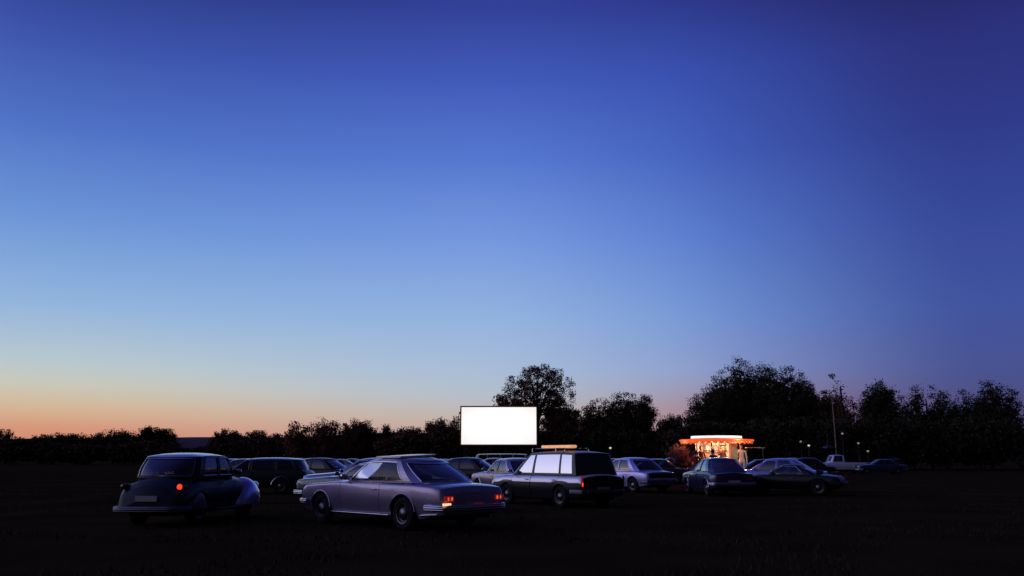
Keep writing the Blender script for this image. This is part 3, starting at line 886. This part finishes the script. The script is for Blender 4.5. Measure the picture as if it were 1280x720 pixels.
TL = [
 # px, ytop, wpx, Y, mat, n, leaf, ncl, sig, fill, group, label
 (-20, 536, 110, 230, 'dark', 7000, .6, 160, .8, .6, G1, 'dark round tree at the extreme left of the skyline'),
 (75, 541, 110, 240, 'dark', 7000, .6, 160, .8, .6, G1, 'low dark tree second from the left of the skyline'),
 (140, 538, 90, 235, 'dark', 7000, .6, 160, .8, .6, G1, 'dark tree left of the one above the rounded saloon'),
 (190, 532, 62, 230, 'dark', 8000, .55, 160, .7, .6, G1, 'round topped dark tree above the roof of the rounded saloon'),
 (282, 536, 44, 220, 'mid', 6000, .5, 140, .6, .6, G1, 'small bushy tree just right of the distant purple hill'),
 (318, 538, 56, 230, 'mid', 6000, .5, 140, .6, .6, G1, 'low flat topped tree above the long dark estate'),
 (345, 540, 40, 225, 'mid', 5000, .5, 120, .6, .6, G1, 'lowest tree left of the loose crowned pair'),
 (371, 526, 32, 190, 'warm', 5200, .42, 110, .55, .35, G1, 'narrow loose crowned tree, left one of a pair of similar height'),
 (402, 521, 42, 190, 'warm', 6500, .42, 120, .6, .35, G1, 'taller loose crowned tree just right of the narrow one'),
 (447, 523, 56, 190, 'mid', 8000, .42, 150, .6, .45, G1, 'wide round tree above the roof of the lavender coupe'),
 (481, 531, 26, 190, 'mid', 3500, .42, 80, .5, .45, G1, 'small pointed tree right of the wide round tree'),
 (512, 533, 52, 200, 'warm', 6500, .45, 140, .6, .5, G2, 'low tree between the small pointed tree and the screen'),
 (552, 519, 52, 190, 'warm', 8000, .42, 150, .6, .5, G2, 'rounded brown tree touching the left edge of the screen'),
 (585, 504, 44, 200, 'warm', 4200, .42, 110, .6, .3, G2, 'thin tree peeping over the top left corner of the screen'),
 (633, 484, 42, 198, 'warm', 3200, .42, 80, .6, .3, G2, 'slender sparse tree left of the tallest domed tree behind the screen'),
 (700, 500, 60, 205, 'mid', 9000, .45, 170, .7, .6, G2, 'dense dark tree filling under the right side of the domed tree'),
 (640, 512, 90, 215, 'warm', 10000, .45, 170, .7, .6, G2, 'low dense tree hidden behind the screen'),
 (750, 496, 62, 178, 'dark', 9000, .4, 170, .6, .6, G2, 'left shoulder of dark trees right of the screen'),
 (790, 483, 70, 175, 'dark', 12000, .4, 220, .6, .6, G2, 'broad dark tree right of the domed tree with rounded top'),
 (842, 515, 42, 180, 'dark', 6500, .4, 130, .6, .6, G2, 'low dark tree in the gap left of the kiosk trees'),
 (885, 489, 60, 120, 'dark', 9000, .28, 190, .45, .6, G3, 'left sloping dark tree above the kiosk roof'),
 (925, 445, 78, 125, 'dark', 13000, .28, 230, .5, .55, G3, 'tallest dark tree behind the kiosk'),
 (985, 454, 92, 122, 'dark', 14000, .28, 250, .5, .6, G3, 'broad dark tree right of the tallest kiosk tree'),
 (958, 449, 64, 128, 'dark', 12000, .28, 220, .5, .6, G3, 'dark tree filling between the tallest kiosk tree and the broad one'),
 (1012, 474, 44, 124, 'dark', 8000, .28, 160, .5, .6, G3, 'rounded dark shoulder tree left of the thin pole'),
 (905, 466, 60, 126, 'dark', 9000, .28, 190, .5, .6, G3, 'dark tree on the left slope of the tallest kiosk tree'),
 (945, 475, 150, 130, 'dark', 14000, .32, 260, .6, .7, G3, 'wide dark tree filling behind the two tallest kiosk trees'),
 (1058, 461, 58, 112, 'mid', 5200, .25, 110, .42, .35, G3, 'loose airy tree at the right behind the thin pole'),
 (1040, 484, 60, 120, 'dark', 8000, .3, 160, .5, .6, G3, 'dark tree in the dip left of the thin pole'),
 (1105, 474, 62, 118, 'dark', 9000, .3, 180, .5, .6, G3, 'dark tree right of the loose airy tree'),
 (1165, 480, 90, 125, 'dark', 10000, .32, 190, .5, .6, G3, 'dark tree second from the right end of the skyline'),
 (1240, 474, 100, 120, 'dark', 10000, .32, 190, .5, .6, G3, 'dark tree at the right end of the skyline'),
]
for (px, yt, w, Y, mt, n, lf, ncl, sg, fl, g, lab) in TL:
    tree('tree', px, yt, w, Y, lab, mt, 572, n, lf, ncl, sg, fl, g)
tree('tree', 672, 457, 106, 190, 'tallest domed tree with sky showing through its crown behind the screen', 'warm', 548, 24000, .36, 330, .55, .4, G2,
     lobes=[(0, 0, .68, .36, .30), (-.2, 0, .55, .24, .3), (.22, 0, .6, .25, .3), (.0, .1, .4, .4, .35), (.3, 0, .35, .2, .25), (-.32, 0, .45, .16, .2), (.05, 0, .8, .26, .2)])
# hedgerow filling the foot of the wood: individual shrubs
hx = []
HL = ['%s at the foot of the skyline trees']
k = 0
for px in range(-30, 1321, 45):
    Y = 215 if px < 500 else (170 if px < 860 else 108)
    k += 1
    yt = 551 if px < 500 else 538
    if 195 < px < 285: yt = 558
    if px > 860: yt = 525
    b_ = tree('hedge_shrub', px + random.uniform(-6, 6), yt + random.uniform(-3, 5), 84, Y, 'dark shrub of the hedge at the foot of the trees', 'dark' if px > 700 else 'mid', 575.5, 7000, .6 if px < 860 else .36, 110, .7, .8,
              'shrubs of the hedge at the foot of the trees', trunk=False, cat='shrub')

# the tall tree row that closes the field at the left, outside the picture but mirrored in paint and glass
proto = None
k = 0
for yy in range(-60, 100, 11):
    if proto is None:
        px_save = gx
        proto = tree('tree', 640, 515, 300, 62, 'dark dense tree in the tall row along the left edge of the field', 'dark', 577, 4200, .9, 150, .9, .7, 'tree row along the left edge of the field')
        t_ = proto
    else:
        t_ = copy_tree(proto)
    t_.location = (-84 + random.uniform(-3, 3), yy, 0)
    t_.rotation_euler = (0, 0, random.uniform(0, 6.28)); f_ = random.uniform(2.3, 2.9)
    t_.scale = (f_ * .42, f_ * .42, f_)

# ------------------------------------------------------------------ movie screen
sx, SY = gx(624, 165), 165
screen = empty('cinema_screen', (sx, SY, 0), 0, 'large glowing white outdoor cinema screen on dark posts before the trees', 'movie screen')
x0, _, zt = at(577, 509, SY); x1, _, zb = at(670.5, 555.5, SY)
cx = (x0 + x1) / 2 - sx; hw = (x1 - x0) / 2; hh = (zt - zb) / 2; cz = (zt + zb) / 2
b = MB(); b.box((cx, 0, cz), (2 * hw, .08, 2 * hh))
pw = emit('projected_white', (1, .975, .93), 1.0)
pn = pw.node_tree; pb = pn.nodes['Principled BSDF']
tc_ = N(pn, 'ShaderNodeTexCoord'); mp_ = N(pn, 'ShaderNodeMapping'); mp_.inputs['Location'].default_value = (-cx / hw, 0, -cz / hh)
mp_.inputs['Scale'].default_value = (1 / hw, 0, 1 / hh)
ln = N(pn, 'ShaderNodeVectorMath', operation='LENGTH'); mr_ = N(pn, 'ShaderNodeMapRange')
mr_.inputs['From Max'].default_value = 1.4; mr_.inputs['To Min'].default_value = 1.25; mr_.inputs['To Max'].default_value = .86
pn.links.new(tc_.outputs['Object'], mp_.inputs[0]); pn.links.new(mp_.outputs[0], ln.inputs[0]); pn.links.new(ln.outputs['Value'], mr_.inputs['Value'])
pn.links.new(mr_.outputs['Result'], pb.inputs['Emission Strength'])
b.build('projection_surface', pw, screen)
frm = simple('screen_frame_wood', (.34, .10, .07), .7)
b = MB()
for s_ in (-1, 1):
    b.box((cx + s_ * (hw + .12), .0, cz), (.24, .3, 2 * hh + .48), None, .02)
    b.box((cx, .0, cz + s_ * (hh + .12)), (2 * hw, .29, .24), None, .02)
b.build('frame', frm, screen)
b = MB()
for q in range(6):
    x_ = cx - hw + .6 + q * (2 * hw - 1.2) / 5
    b.box((x_, .5, (zt + 0) / 2), (.3, .3, zt))
    b.bar((x_, .6, zt * .85), (x_, 4.5, 0), .2)
b.build('support_posts', M['rim'], screen)
b = MB(); b.box((cx, .26, cz), (2 * hw, .2, 2 * hh - .1)); b.build('backing_boards', M['rim'], screen)

# ------------------------------------------------------------------ snack kiosk
KY = 51.0
kx = gx(897, KY)
kiosk = empty('snack_kiosk', (kx, KY, 0), 0, 'small glowing snack kiosk with orange scalloped canopy and cream lit sign band', 'kiosk')
def kz(py): return at(897, py, KY)[2]
wood = simple('cream_boards', (.72, .66, .56), .6, 0, 0, .2, 3)
orange = simple('orange_canvas', (.75, .10, .025), .6)
orange_lit = emit('orange_neon_rim', (1, .09, .015), 1.2)
cream_lit = emit('cream_sign_lit', (1, .86, .70), 1.15)
zrim = kz(551); KR = 2.02
b = MB(); b.lathe([(1.35, 0), (1.35, .3), (.001, .3)], (0, 0, .02), (0, 0, 1), 16); b.build('deck', M['rim'], kiosk)
b = MB()
prof = [(.05, .34), (1.0, .2), (KR, .02), (KR + .03, 0), (KR, -.03), (.9, .06), (.05, .1)]
b.lathe(prof, (0, 0, zrim), (0, 0, 1), 28); b.build('canopy', orange, kiosk, True, 30)
b = MB(); ring = [(KR * math.cos(2 * math.pi * q / 40) * 1.01, KR * math.sin(2 * math.pi * q / 40) * 1.01, zrim + .015) for q in range(40)]
b.tube(ring, .05, 6, closed=True); b.build('neon_tube', orange_lit, kiosk, True)
b = MB()
nsc = 36
for q in range(nsc):
    a0 = 2 * math.pi * q / nsc; a1 = 2 * math.pi * (q + 1) / nsc
    pts = []
    for t in range(7):
        u_ = t / 6; a = a0 + (a1 - a0) * u_
        pts.append((KR * math.cos(a), KR * math.sin(a), zrim - .05 - .13 * math.sin(math.pi * u_) ** .7))
    tp = [(KR * math.cos(a0 + (a1 - a0) * t / 6), KR * math.sin(a0 + (a1 - a0) * t / 6), zrim - .01) for t in range(7)]
    b.grid([tp, pts])
vm = simple('orange_valance_glow', (.8, .13, .03), .7)
vnt = vm.node_tree; pp = vnt.nodes['Principled BSDF']; pp.inputs['Emission Color'].default_value = (1, .16, .03, 1); pp.inputs['Emission Strength'].default_value = .5  # cloth emits by itself, imitating the bulbs shining through it
b.build('valance', vm, kiosk, True)
b = MB()
arc = [(-1.43 + 2.5 * t / 20) for t in range(21)]
rows_ = []
b.lathe([(1.40, 0), (1.43, .02), (1.43, .17), (1.40, .19), (1.0, .19)], (-.0, 0, zrim + .07), (0, 0, 1), 32)
b.build('sign_band', cream_lit, kiosk, True, 30)
b = MB()
for q in range(26):
    a = math.pi * q / 26 + math.pi
    b.lathe([(.03, 0), (.04, .03), (.02, .06), (.001, .065)], (1.88 * math.cos(a), 1.88 * math.sin(a), zrim - .04), (0, 0, -1), 8)
b.build('bulbs', emit('kiosk_bulb', (1, .6, .3), 3), kiosk)
# posts, counter, back wall, shelves with goods
b = MB()
for a in (200, 245, 295, 340, 60, 120):
    b.tube([(1.3 * math.cos(R(a)), 1.3 * math.sin(R(a)), .3), (1.3 * math.cos(R(a)), 1.3 * math.sin(R(a)), zrim + .05)], .035, 8)
b.build('posts', M['rim'], kiosk, True)
b = MB(); cwz = 1.28
rows_ = []
for z_ in (.3, cwz): rows_.append([(1.22 * math.cos(R(a)), 1.22 * math.sin(R(a)), z_) for a in range(180, 361, 9)])
b.grid(rows_)
rows_ = []
for r_ in (1.0, 1.34): rows_.append([(r_ * math.cos(R(a)), r_ * math.sin(R(a)), cwz + .04) for a in range(180, 361, 9)])
b.grid(rows_)
rows_ = []
for z_ in (cwz, cwz + .04): rows_.append([(1.34 * math.cos(R(a)), 1.34 * math.sin(R(a)), z_) for a in range(180, 361, 9)])
b.grid(rows_)
b.build('counter', wood, kiosk, True, 30)
b = MB(); rows_ = []
for z_ in (.3, zrim + .05): rows_.append([(1.18 * math.cos(R(a)), 1.18 * math.sin(R(a)), z_) for a in range(5, 176, 9)])
b.grid(rows_); b.build('back_wall', wood, kiosk, True, 30)
b = MB()
for z_ in (1.45, 1.85, 2.15):
    b.box((0, .85, z_), (1.5, .25, .03))
b.build('shelf', M['rim'], kiosk)
goods = [simple('goods_%d' % i, c, .5) for i, c in enumerate([(.6, .08, .04), (.7, .6, .4), (.1, .12, .2), (.75, .45, .12), (.5, .5, .5)])]
for q in range(15):
    z_ = (1.465, 1.865, 2.165)[q % 3]
    xx = -.65 + (q // 3) * .31 + random.uniform(-.04, .04)
    h_ = random.uniform(.14, .26); r_ = random.uniform(.045, .09)
    g = MB()
    if q % 2: g.lathe([(.001, 0), (r_, 0), (r_, h_ * .7), (r_ * .4, h_ * .85), (r_ * .4, h_), (.001, h_)], (0, 0, 0), (0, 0, 1), 12)
    else: g.box((0, 0, h_ / 2), (r_ * 2, r_ * 1.6, h_), None, .01)
    kind = ('bottle', 'carton')[0 if q % 2 else 1]
    o = g.build(kind, goods[q % 5], None, q % 2 == 1, 30)
    o.location = (kx + xx, KY + .82, z_)
    tag(o, 'small %s among the goods on the lit kiosk shelves' % kind, kind, '%ss on the kiosk shelves' % kind)
# red-edged panel
pnx = gx(918, 49.5)
board = empty('menu_board', (pnx, 49.55, 0), R(6), 'tall buff board with a red left edge at the right of the kiosk counter', 'board')
b = MB(); b.box((.03, 0, 1.62), (.42, .04, 1.2), None, .008); b.build('panel', simple('buff_panel', (.62, .56, .34), .6), board)
b = MB(); b.box((-.215, -.005, 1.58), (.07, .06, 1.36), None, .008); b.build('red_edge', emit('red_edge_lit', (1, .10, .03), .7), board)
b = MB(); b.box((-.12, .05, .55), (.05, .05, 1.1)); b.box((.2, .05, .55), (.05, .05, 1.1)); b.build('stand', M['rim'], board)
# side table with post
tb = empty('side_table', (gx(944, 50.5), 50.5, 0), 0, 'narrow high shelf table reaching out right of the kiosk', 'table')
b = MB(); b.box((.05, 0, 1.98), (1.05, .4, .04), None, .01); b.build('table_top', wood, tb)
b = MB()
for x_ in (-.42, .5): b.box((x_, 0, .99), (.05, .05, 1.96))
b.build('legs', M['dull_chrome'], tb)
# lights of the kiosk
def point(name, loc, col, power, r=.15):
    l = bpy.data.lights.new(name, 'POINT'); l.color = col; l.energy = power; l.shadow_soft_size = r
    o = bpy.data.objects.new(name, l); COL.objects.link(o); o.location = loc
    return o
for q, (dx, dy) in enumerate(((-.6, -.5), (.5, -.6), (0, .3))):
    point('kiosk_lamp', (kx + dx, KY + dy, zrim - .15), (1, .62, .40), 46)
point('kiosk_lamp', (pnx + .25, 48.9, 2.5), (1, .8, .68), 30)
point('kiosk_lamp', (kx - 2.2, KY - .6, zrim - .1), (1, .4, .25), 13)
# shrubs lit by the kiosk
tree('flowering_shrub', 850, 554, 36, 50.8, 'reddish flowering shrub lit by the left side of the kiosk', 'red', 590, 2200, .1, 110, .12, .6, None, trunk=False, cat='shrub')
tree('flowering_shrub', 861, 557, 18, 52.5, 'dim reddish shrub tucked behind the left of the kiosk counter', 'red', 590, 1200, .1, 60, .12, .6, None, trunk=False, cat='shrub')

# ------------------------------------------------------------------ people at the kiosk
skin = simple('skin', (.45, .27, .19), .55)
def person(loc, rz, label, shirt, trousers, hair, arms, H=1.74):
    root = empty('person', loc, rz, label, 'person', None)
    k = H / 1.74
    J = []; E = []; Rr = []
    def j(p, r, par=None):
        J.append((p[0] * k, p[1] * k, p[2] * k)); Rr.append(r * k)
        if par is not None: E.append((par, len(J) - 1))
        return len(J) - 1
    pel = j((0, 0, .95), .135); wa = j((0, 0, 1.1), .12, pel); ch = j((0, .01, 1.28), .15, wa); sh = j((0, 0, 1.42), .11, ch)
    nk = j((0, -.01, 1.51), .055, sh); hd0 = j((0, -.02, 1.56), .062, nk); hd1 = j((0, -.015, 1.64), .09, hd0); j((0, 0, 1.70), .065, hd1)
    for s_ in (-1, 1):
        hp = j((s_ * .1, 0, .88), .10, pel); kn = j((s_ * .11, -.02, .49), .062, hp); an = j((s_ * .12, .01, .09), .042, kn); j((s_ * .13, -.15, .04), .036, an)
        so_ = j((s_ * .18, 0, 1.40), .062, sh)
        el, wr_ = arms[0 if s_ < 0 else 1]
        e_ = j((s_ * el[0], el[1], el[2]), .042, so_); w_ = j((s_ * wr_[0], wr_[1], wr_[2]), .028, e_)
        d = (Vector(wr_) - Vector(el)).normalized()
        pm_ = Vector((s_ * wr_[0], wr_[1], wr_[2])) + Vector((s_ * d[0], d[1], d[2])) * .06
        p_ = j(pm_, .034, w_)
        side = Vector((0, 0, 1)).cross(Vector((s_ * d[0], d[1], d[2])))
        side = side.normalized() if side.length > .2 else Vector((0, 1, 0))
        dd = Vector((s_ * d[0], d[1], d[2]))
        for f in range(4):
            off = side * (f - 1.5) * .02
            a_ = j(pm_ + off + dd * .045, .009, p_); j(pm_ + off * 1.1 + dd * (.075 + (.012 if f in (1, 2) else 0)) + Vector((0, 0, -.015)), .008, a_)
        j(pm_ + side * -.055 + dd * .02, .010, p_)
    me = bpy.data.meshes.new('body'); me.from_pydata(J, E, [])
    ob = bpy.data.objects.new('body_tmp', me); COL.objects.link(ob)
    sk = ob.modifiers.new('s', 'SKIN'); sb = ob.modifiers.new('u', 'SUBSURF'); sb.levels = 1; sb.render_levels = 1
    lay = me.skin_vertices[0].data
    for i, r_ in enumerate(Rr): lay[i].radius = (r_, r_ * (.72 if i in (pel, wa, ch, sh) else 1)); lay[i].use_root = (i == 0)
    dg = bpy.context.evaluated_depsgraph_get(); dg.update()
    m2 = bpy.data.meshes.new_from_object(ob.evaluated_get(dg)); bpy.data.objects.remove(ob)
    m2.name = 'body'
    for m_ in (skin, shirt, trousers): m2.materials.append(m_)
    for p in m2.polygons:
        z = p.center.z / k; p.use_smooth = True
        arm = abs(p.center.x / k) > .22 or p.center.y < -.16
        p.material_index = 2 if z < .97 and not arm else (1 if z < 1.47 and abs(p.center.x / k) < .30 and p.center.y / k > -.2 else 0)
    o = bpy.data.objects.new('body', m2); COL.objects.link(o); o.parent = root
    h = MB(); h.lathe([(.001, .115), (.05, .108), (.085, .07), (.098, .02), (.09, -.04), (.07, -.07)], (0, .022 * k, 1.655 * k), (0, .25, 1), 16); h.build('hair', hair, o, True)
    f = MB(); f.box((0, -.105 * k, 1.63 * k), (.022, .03, .04), None, .008)
    f.build('nose', skin, o)
    for s_ in (-1, 1):
        f = MB(); f.box((s_ * .095 * k, -.01, 1.635 * k), (.012, .035, .055), None, .005); f.build('ear', skin, o)
    return root
cl = {k_: simple('cloth_' + k_, c, .85) for k_, c in {'dark': (.03, .025, .03), 'white': (.8, .76, .72), 'red': (.4, .04, .03), 'denim': (.04, .05, .1), 'brown': (.1, .05, .03)}.items()}
hang = ((.24, .02, 1.12), (.25, -.06, .88)); bent = ((.25, .02, 1.13), (.17, -.26, 1.12)); up = ((.28, -.08, 1.2), (.16, -.26, 1.42))
hr = simple('dark_hair', (.02, .013, .01), .6)
def wp(px, Y, z=0): return (gx(px, Y), Y, z)
person(wp(877, 50.55, .32), 0, 'dark clothed person serving inside the left half of the lit kiosk', cl['dark'], cl['dark'], hr, (bent, hang))
person(wp(903, 50.75, .32), R(20), 'person in brown serving inside the right half of the lit kiosk', cl['brown'], cl['dark'], hr, (up, bent), 1.8)
person(wp(870, 48.9, .0), R(170), 'person in red waiting at the left of the kiosk counter seen from behind', cl['red'], cl['denim'], hr, (hang, bent), 1.8)
person(wp(892, 48.8, .0), R(188), 'person in dark clothes standing at the kiosk counter seen from behind', cl['dark'], cl['denim'], hr, (bent, bent), 1.86)
person(wp(928, 49.9, .30), R(-15), 'person in a white top standing between the buff board and the side table', cl['white'], cl['white'], hr, (bent, hang), 1.84)
b = MB(); b.box((0, 0, .15), (1.2, 1.0, .3), None, .01)
o = b.build('wooden_step', wood); o.location = wp(930, 49.9); tag(o, 'low wooden platform under the person in the white top', 'step')

# ------------------------------------------------------------------ thin pole and small far lamps
pl = empty('lamp_mast', (gx(1047, 98), 98, 0), 0, 'tall thin pale pole leaning slightly above the pickup truck', 'pole')
zt_ = at(1042, 489, 98)[2]
b = MB(); b.tube([(0, 0, 0), (-.02, 0, zt_ * .5), (-.1, 0, zt_)], .06, 8, rr=[.09, .07, .045]); b.build('mast', simple('pale_wood', (.34, .24, .17), .8), pl, True)
b = MB(); zz = at(1036, 541, 98)[2]
b.tube([(-1.9, 0, zz + .18), (-1.5, 0, zz), (-.7, 0, zz - .08), (0, 0, zz)], .05, 6); b.lathe([(.001, .3), (.25, .22), (.6, 0), (.62, -.05)], (-.9, 0, zz - 1.6), (0, 0, 1), 16)
b.tube([(-.9, 0, zz - .05), (-.9, 0, zz - 1.35)], .03, 6)
b.build('lamp_arm', M['dull_chrome'], pl, True)
lampm = emit('far_lamp_glow', (1, .86, .66), .6)
dimm = emit('dim_lamp_glow', (.8, .75, .5), .2)
for px, py, Y, mt, lab in [(763, 560, 90, lampm, 'small white lamp on a post just right of the black estate roof'),
                           (1011, 557, 96, lampm, 'small lamp on a post left of the pickup truck'),
                           (1001, 552, 99, dimm, 'dim lamp on a post left of the brighter small lamp'),
                           (1053, 542, 97, dimm, 'dim lamp on a post beside the thin leaning pole'),
                           (1073, 554, 94, dimm, 'dim lamp on a post above the rear of the pickup truck'),
                           (1085, 564, 94, dimm, 'lowest dim lamp on a post right of the pickup truck')]:
    x_, _, z_ = at(px, py, Y)
    r_ = empty('post_lamp', (x_, Y, 0), 0, lab, 'lamp', 'small lamps on posts around the field')
    b = MB(); b.tube([(0, 0, 0), (0, 0, z_ - .08)], .035, 6); b.build('post', M['rim'], r_)
    b = MB(); b.lathe([(.03, -.1), (.1, -.06), (.13, 0), (.1, .07), (.02, .1)], (0, 0, z_), (0, 0, 1), 12); b.build('lamp_globe', mt, r_, True)

# ------------------------------------------------------------------ sky
w = bpy.data.worlds.new('World'); scene.world = w; w.use_nodes = True
nt = w.node_tree; bg = nt.nodes['Background']
geo = N(nt, 'ShaderNodeTexCoord'); sep = N(nt, 'ShaderNodeSeparateXYZ')
nt.links.new(geo.outputs['Generated'], sep.inputs[0])
def math_(op, a, b=None, clamp=False):
    n_ = N(nt, 'ShaderNodeMath', operation=op, use_clamp=clamp)
    for i, v in enumerate((a, b)):
        if v is None: continue
        if isinstance(v, (int, float)): n_.inputs[i].default_value = v
        else: nt.links.new(v, n_.inputs[i])
    return n_.outputs[0]
az = math_('MULTIPLY', math_('ARCTAN2', sep.outputs[0], sep.outputs[1]), 180 / math.pi)
el = math_('MULTIPLY', math_('ARCSINE', sep.outputs[2]), 180 / math.pi)
fac = math_('DIVIDE', el, 90.0, True)
def elev(y): return (math.degrees(PITCH) + math.degrees(math.atan((360 - y) / FPX)))
def ramp(stops, k=1.0):
    n_ = N(nt, 'ShaderNodeValToRGB'); cr = n_.color_ramp; cr.interpolation = 'LINEAR'
    st = sorted([(max(0, e_) / 90, lin(c)) for e_, c in stops])
    cr.elements[0].position = st[0][0]; cr.elements[0].color = (*[v * k for v in st[0][1]], 1)
    cr.elements[1].position = st[-1][0]; cr.elements[1].color = (*[v * k for v in st[-1][1]], 1)
    for p_, c in st[1:-1]:
        e = cr.elements.new(p_); e.color = (*[v * k for v in c], 1)
    nt.links.new(fac, n_.inputs[0])
    return n_.outputs[0]
def mixc(a, b, lo, hi):
    t = N(nt, 'ShaderNodeMapRange', interpolation_type='SMOOTHSTEP'); t.inputs['From Min'].default_value = lo; t.inputs['From Max'].default_value = hi
    nt.links.new(az, t.inputs['Value'])
    m_ = N(nt, 'ShaderNodeMix', data_type='RGBA'); nt.links.new(t.outputs['Result'], m_.inputs[0]); nt.links.new(a, m_.inputs[6]); nt.links.new(b, m_.inputs[7])
    return m_.outputs[2]
Z = [(45, (42, 46, 110)), (90, (34, 38, 90))]
def col_(vals): return [(elev(y), c) for y, c in vals]
r_back = ramp([(0, (22, 18, 24)), (8, (20, 18, 30)), (20, (22, 22, 46)), (45, (27, 28, 64)), (90, (30, 34, 84))])
r_sun = ramp([(0, (200, 138, 118)), (2, (218, 172, 150)), (5, (228, 212, 200)), (10, (232, 228, 255)), (18, (212, 212, 255)), (28, (165, 172, 245)), (45, (80, 88, 190)), (90, (28, 31, 75))], 1.45)
r_l = ramp(col_([(574, (200, 125, 105)), (540, (212, 148, 120)), (515, (210, 182, 152)), (490, (198, 198, 184)), (465, (181, 198, 206)), (400, (143, 178, 220)), (300, (104, 145, 213)), (200, (76, 110, 195)), (100, (56, 80, 168)), (10, (40, 52, 126))]) + Z)
r_c = ramp(col_([(574, (196, 150, 140)), (520, (190, 180, 176)), (495, (178, 188, 202)), (465, (167, 187, 214)), (400, (146, 178, 222)), (300, (116, 150, 222)), (200, (85, 119, 207)), (100, (63, 89, 185)), (10, (49, 64, 152))]) + Z)
r_r = ramp(col_([(574, (165, 115, 130)), (510, (158, 126, 148)), (485, (146, 145, 180)), (465, (136, 152, 202)), (400, (112, 146, 212)), (300, (87, 121, 203)), (200, (65, 94, 187)), (100, (54, 78, 172)), (10, (43, 53, 136))]) + Z)
r_rr = ramp(col_([(574, (80, 72, 112)), (510, (76, 78, 128)), (470, (70, 82, 146)), (400, (62, 82, 158)), (300, (52, 70, 152)), (200, (45, 57, 137)), (100, (42, 47, 122)), (10, (32, 30, 88))]) + [(45, (24, 22, 66)), (90, (30, 34, 84))])
c = mixc(r_back, r_sun, -165, -85)
c = mixc(c, r_l, -85, -30)
c = mixc(c, r_c, -30, 3)
c = mixc(c, r_r, -3, 17)
c = mixc(c, r_rr, 9, 29)
c = mixc(c, r_back, 36, 85)
sky = N(nt, 'ShaderNodeTexSky', sky_type='NISHITA'); sky.sun_disc = False
sky.sun_elevation = R(-3.0); sky.sun_rotation = R(-62)
ad = N(nt, 'ShaderNodeMix', data_type='RGBA', blend_type='ADD'); ad.inputs[0].default_value = .05
nt.links.new(c, ad.inputs[6]); nt.links.new(sky.outputs[0], ad.inputs[7])
nt.links.new(ad.outputs[2], bg.inputs['Color']); bg.inputs['Strength'].default_value = 1.0

sl = bpy.data.lights.new('sun', 'SUN'); sl.energy = .06; sl.angle = R(12); sl.color = (1, .6, .42)
so_ = bpy.data.objects.new('sun', sl); COL.objects.link(so_)
d = Vector((math.sin(R(-62)) * math.cos(R(4)), math.cos(R(-62)) * math.cos(R(4)), math.sin(R(4))))
so_.rotation_euler = d.to_track_quat('Z', 'Y').to_euler()

scene.cycles.max_bounces = 6; scene.cycles.transparent_max_bounces = 12
scene.cycles.use_denoising = True
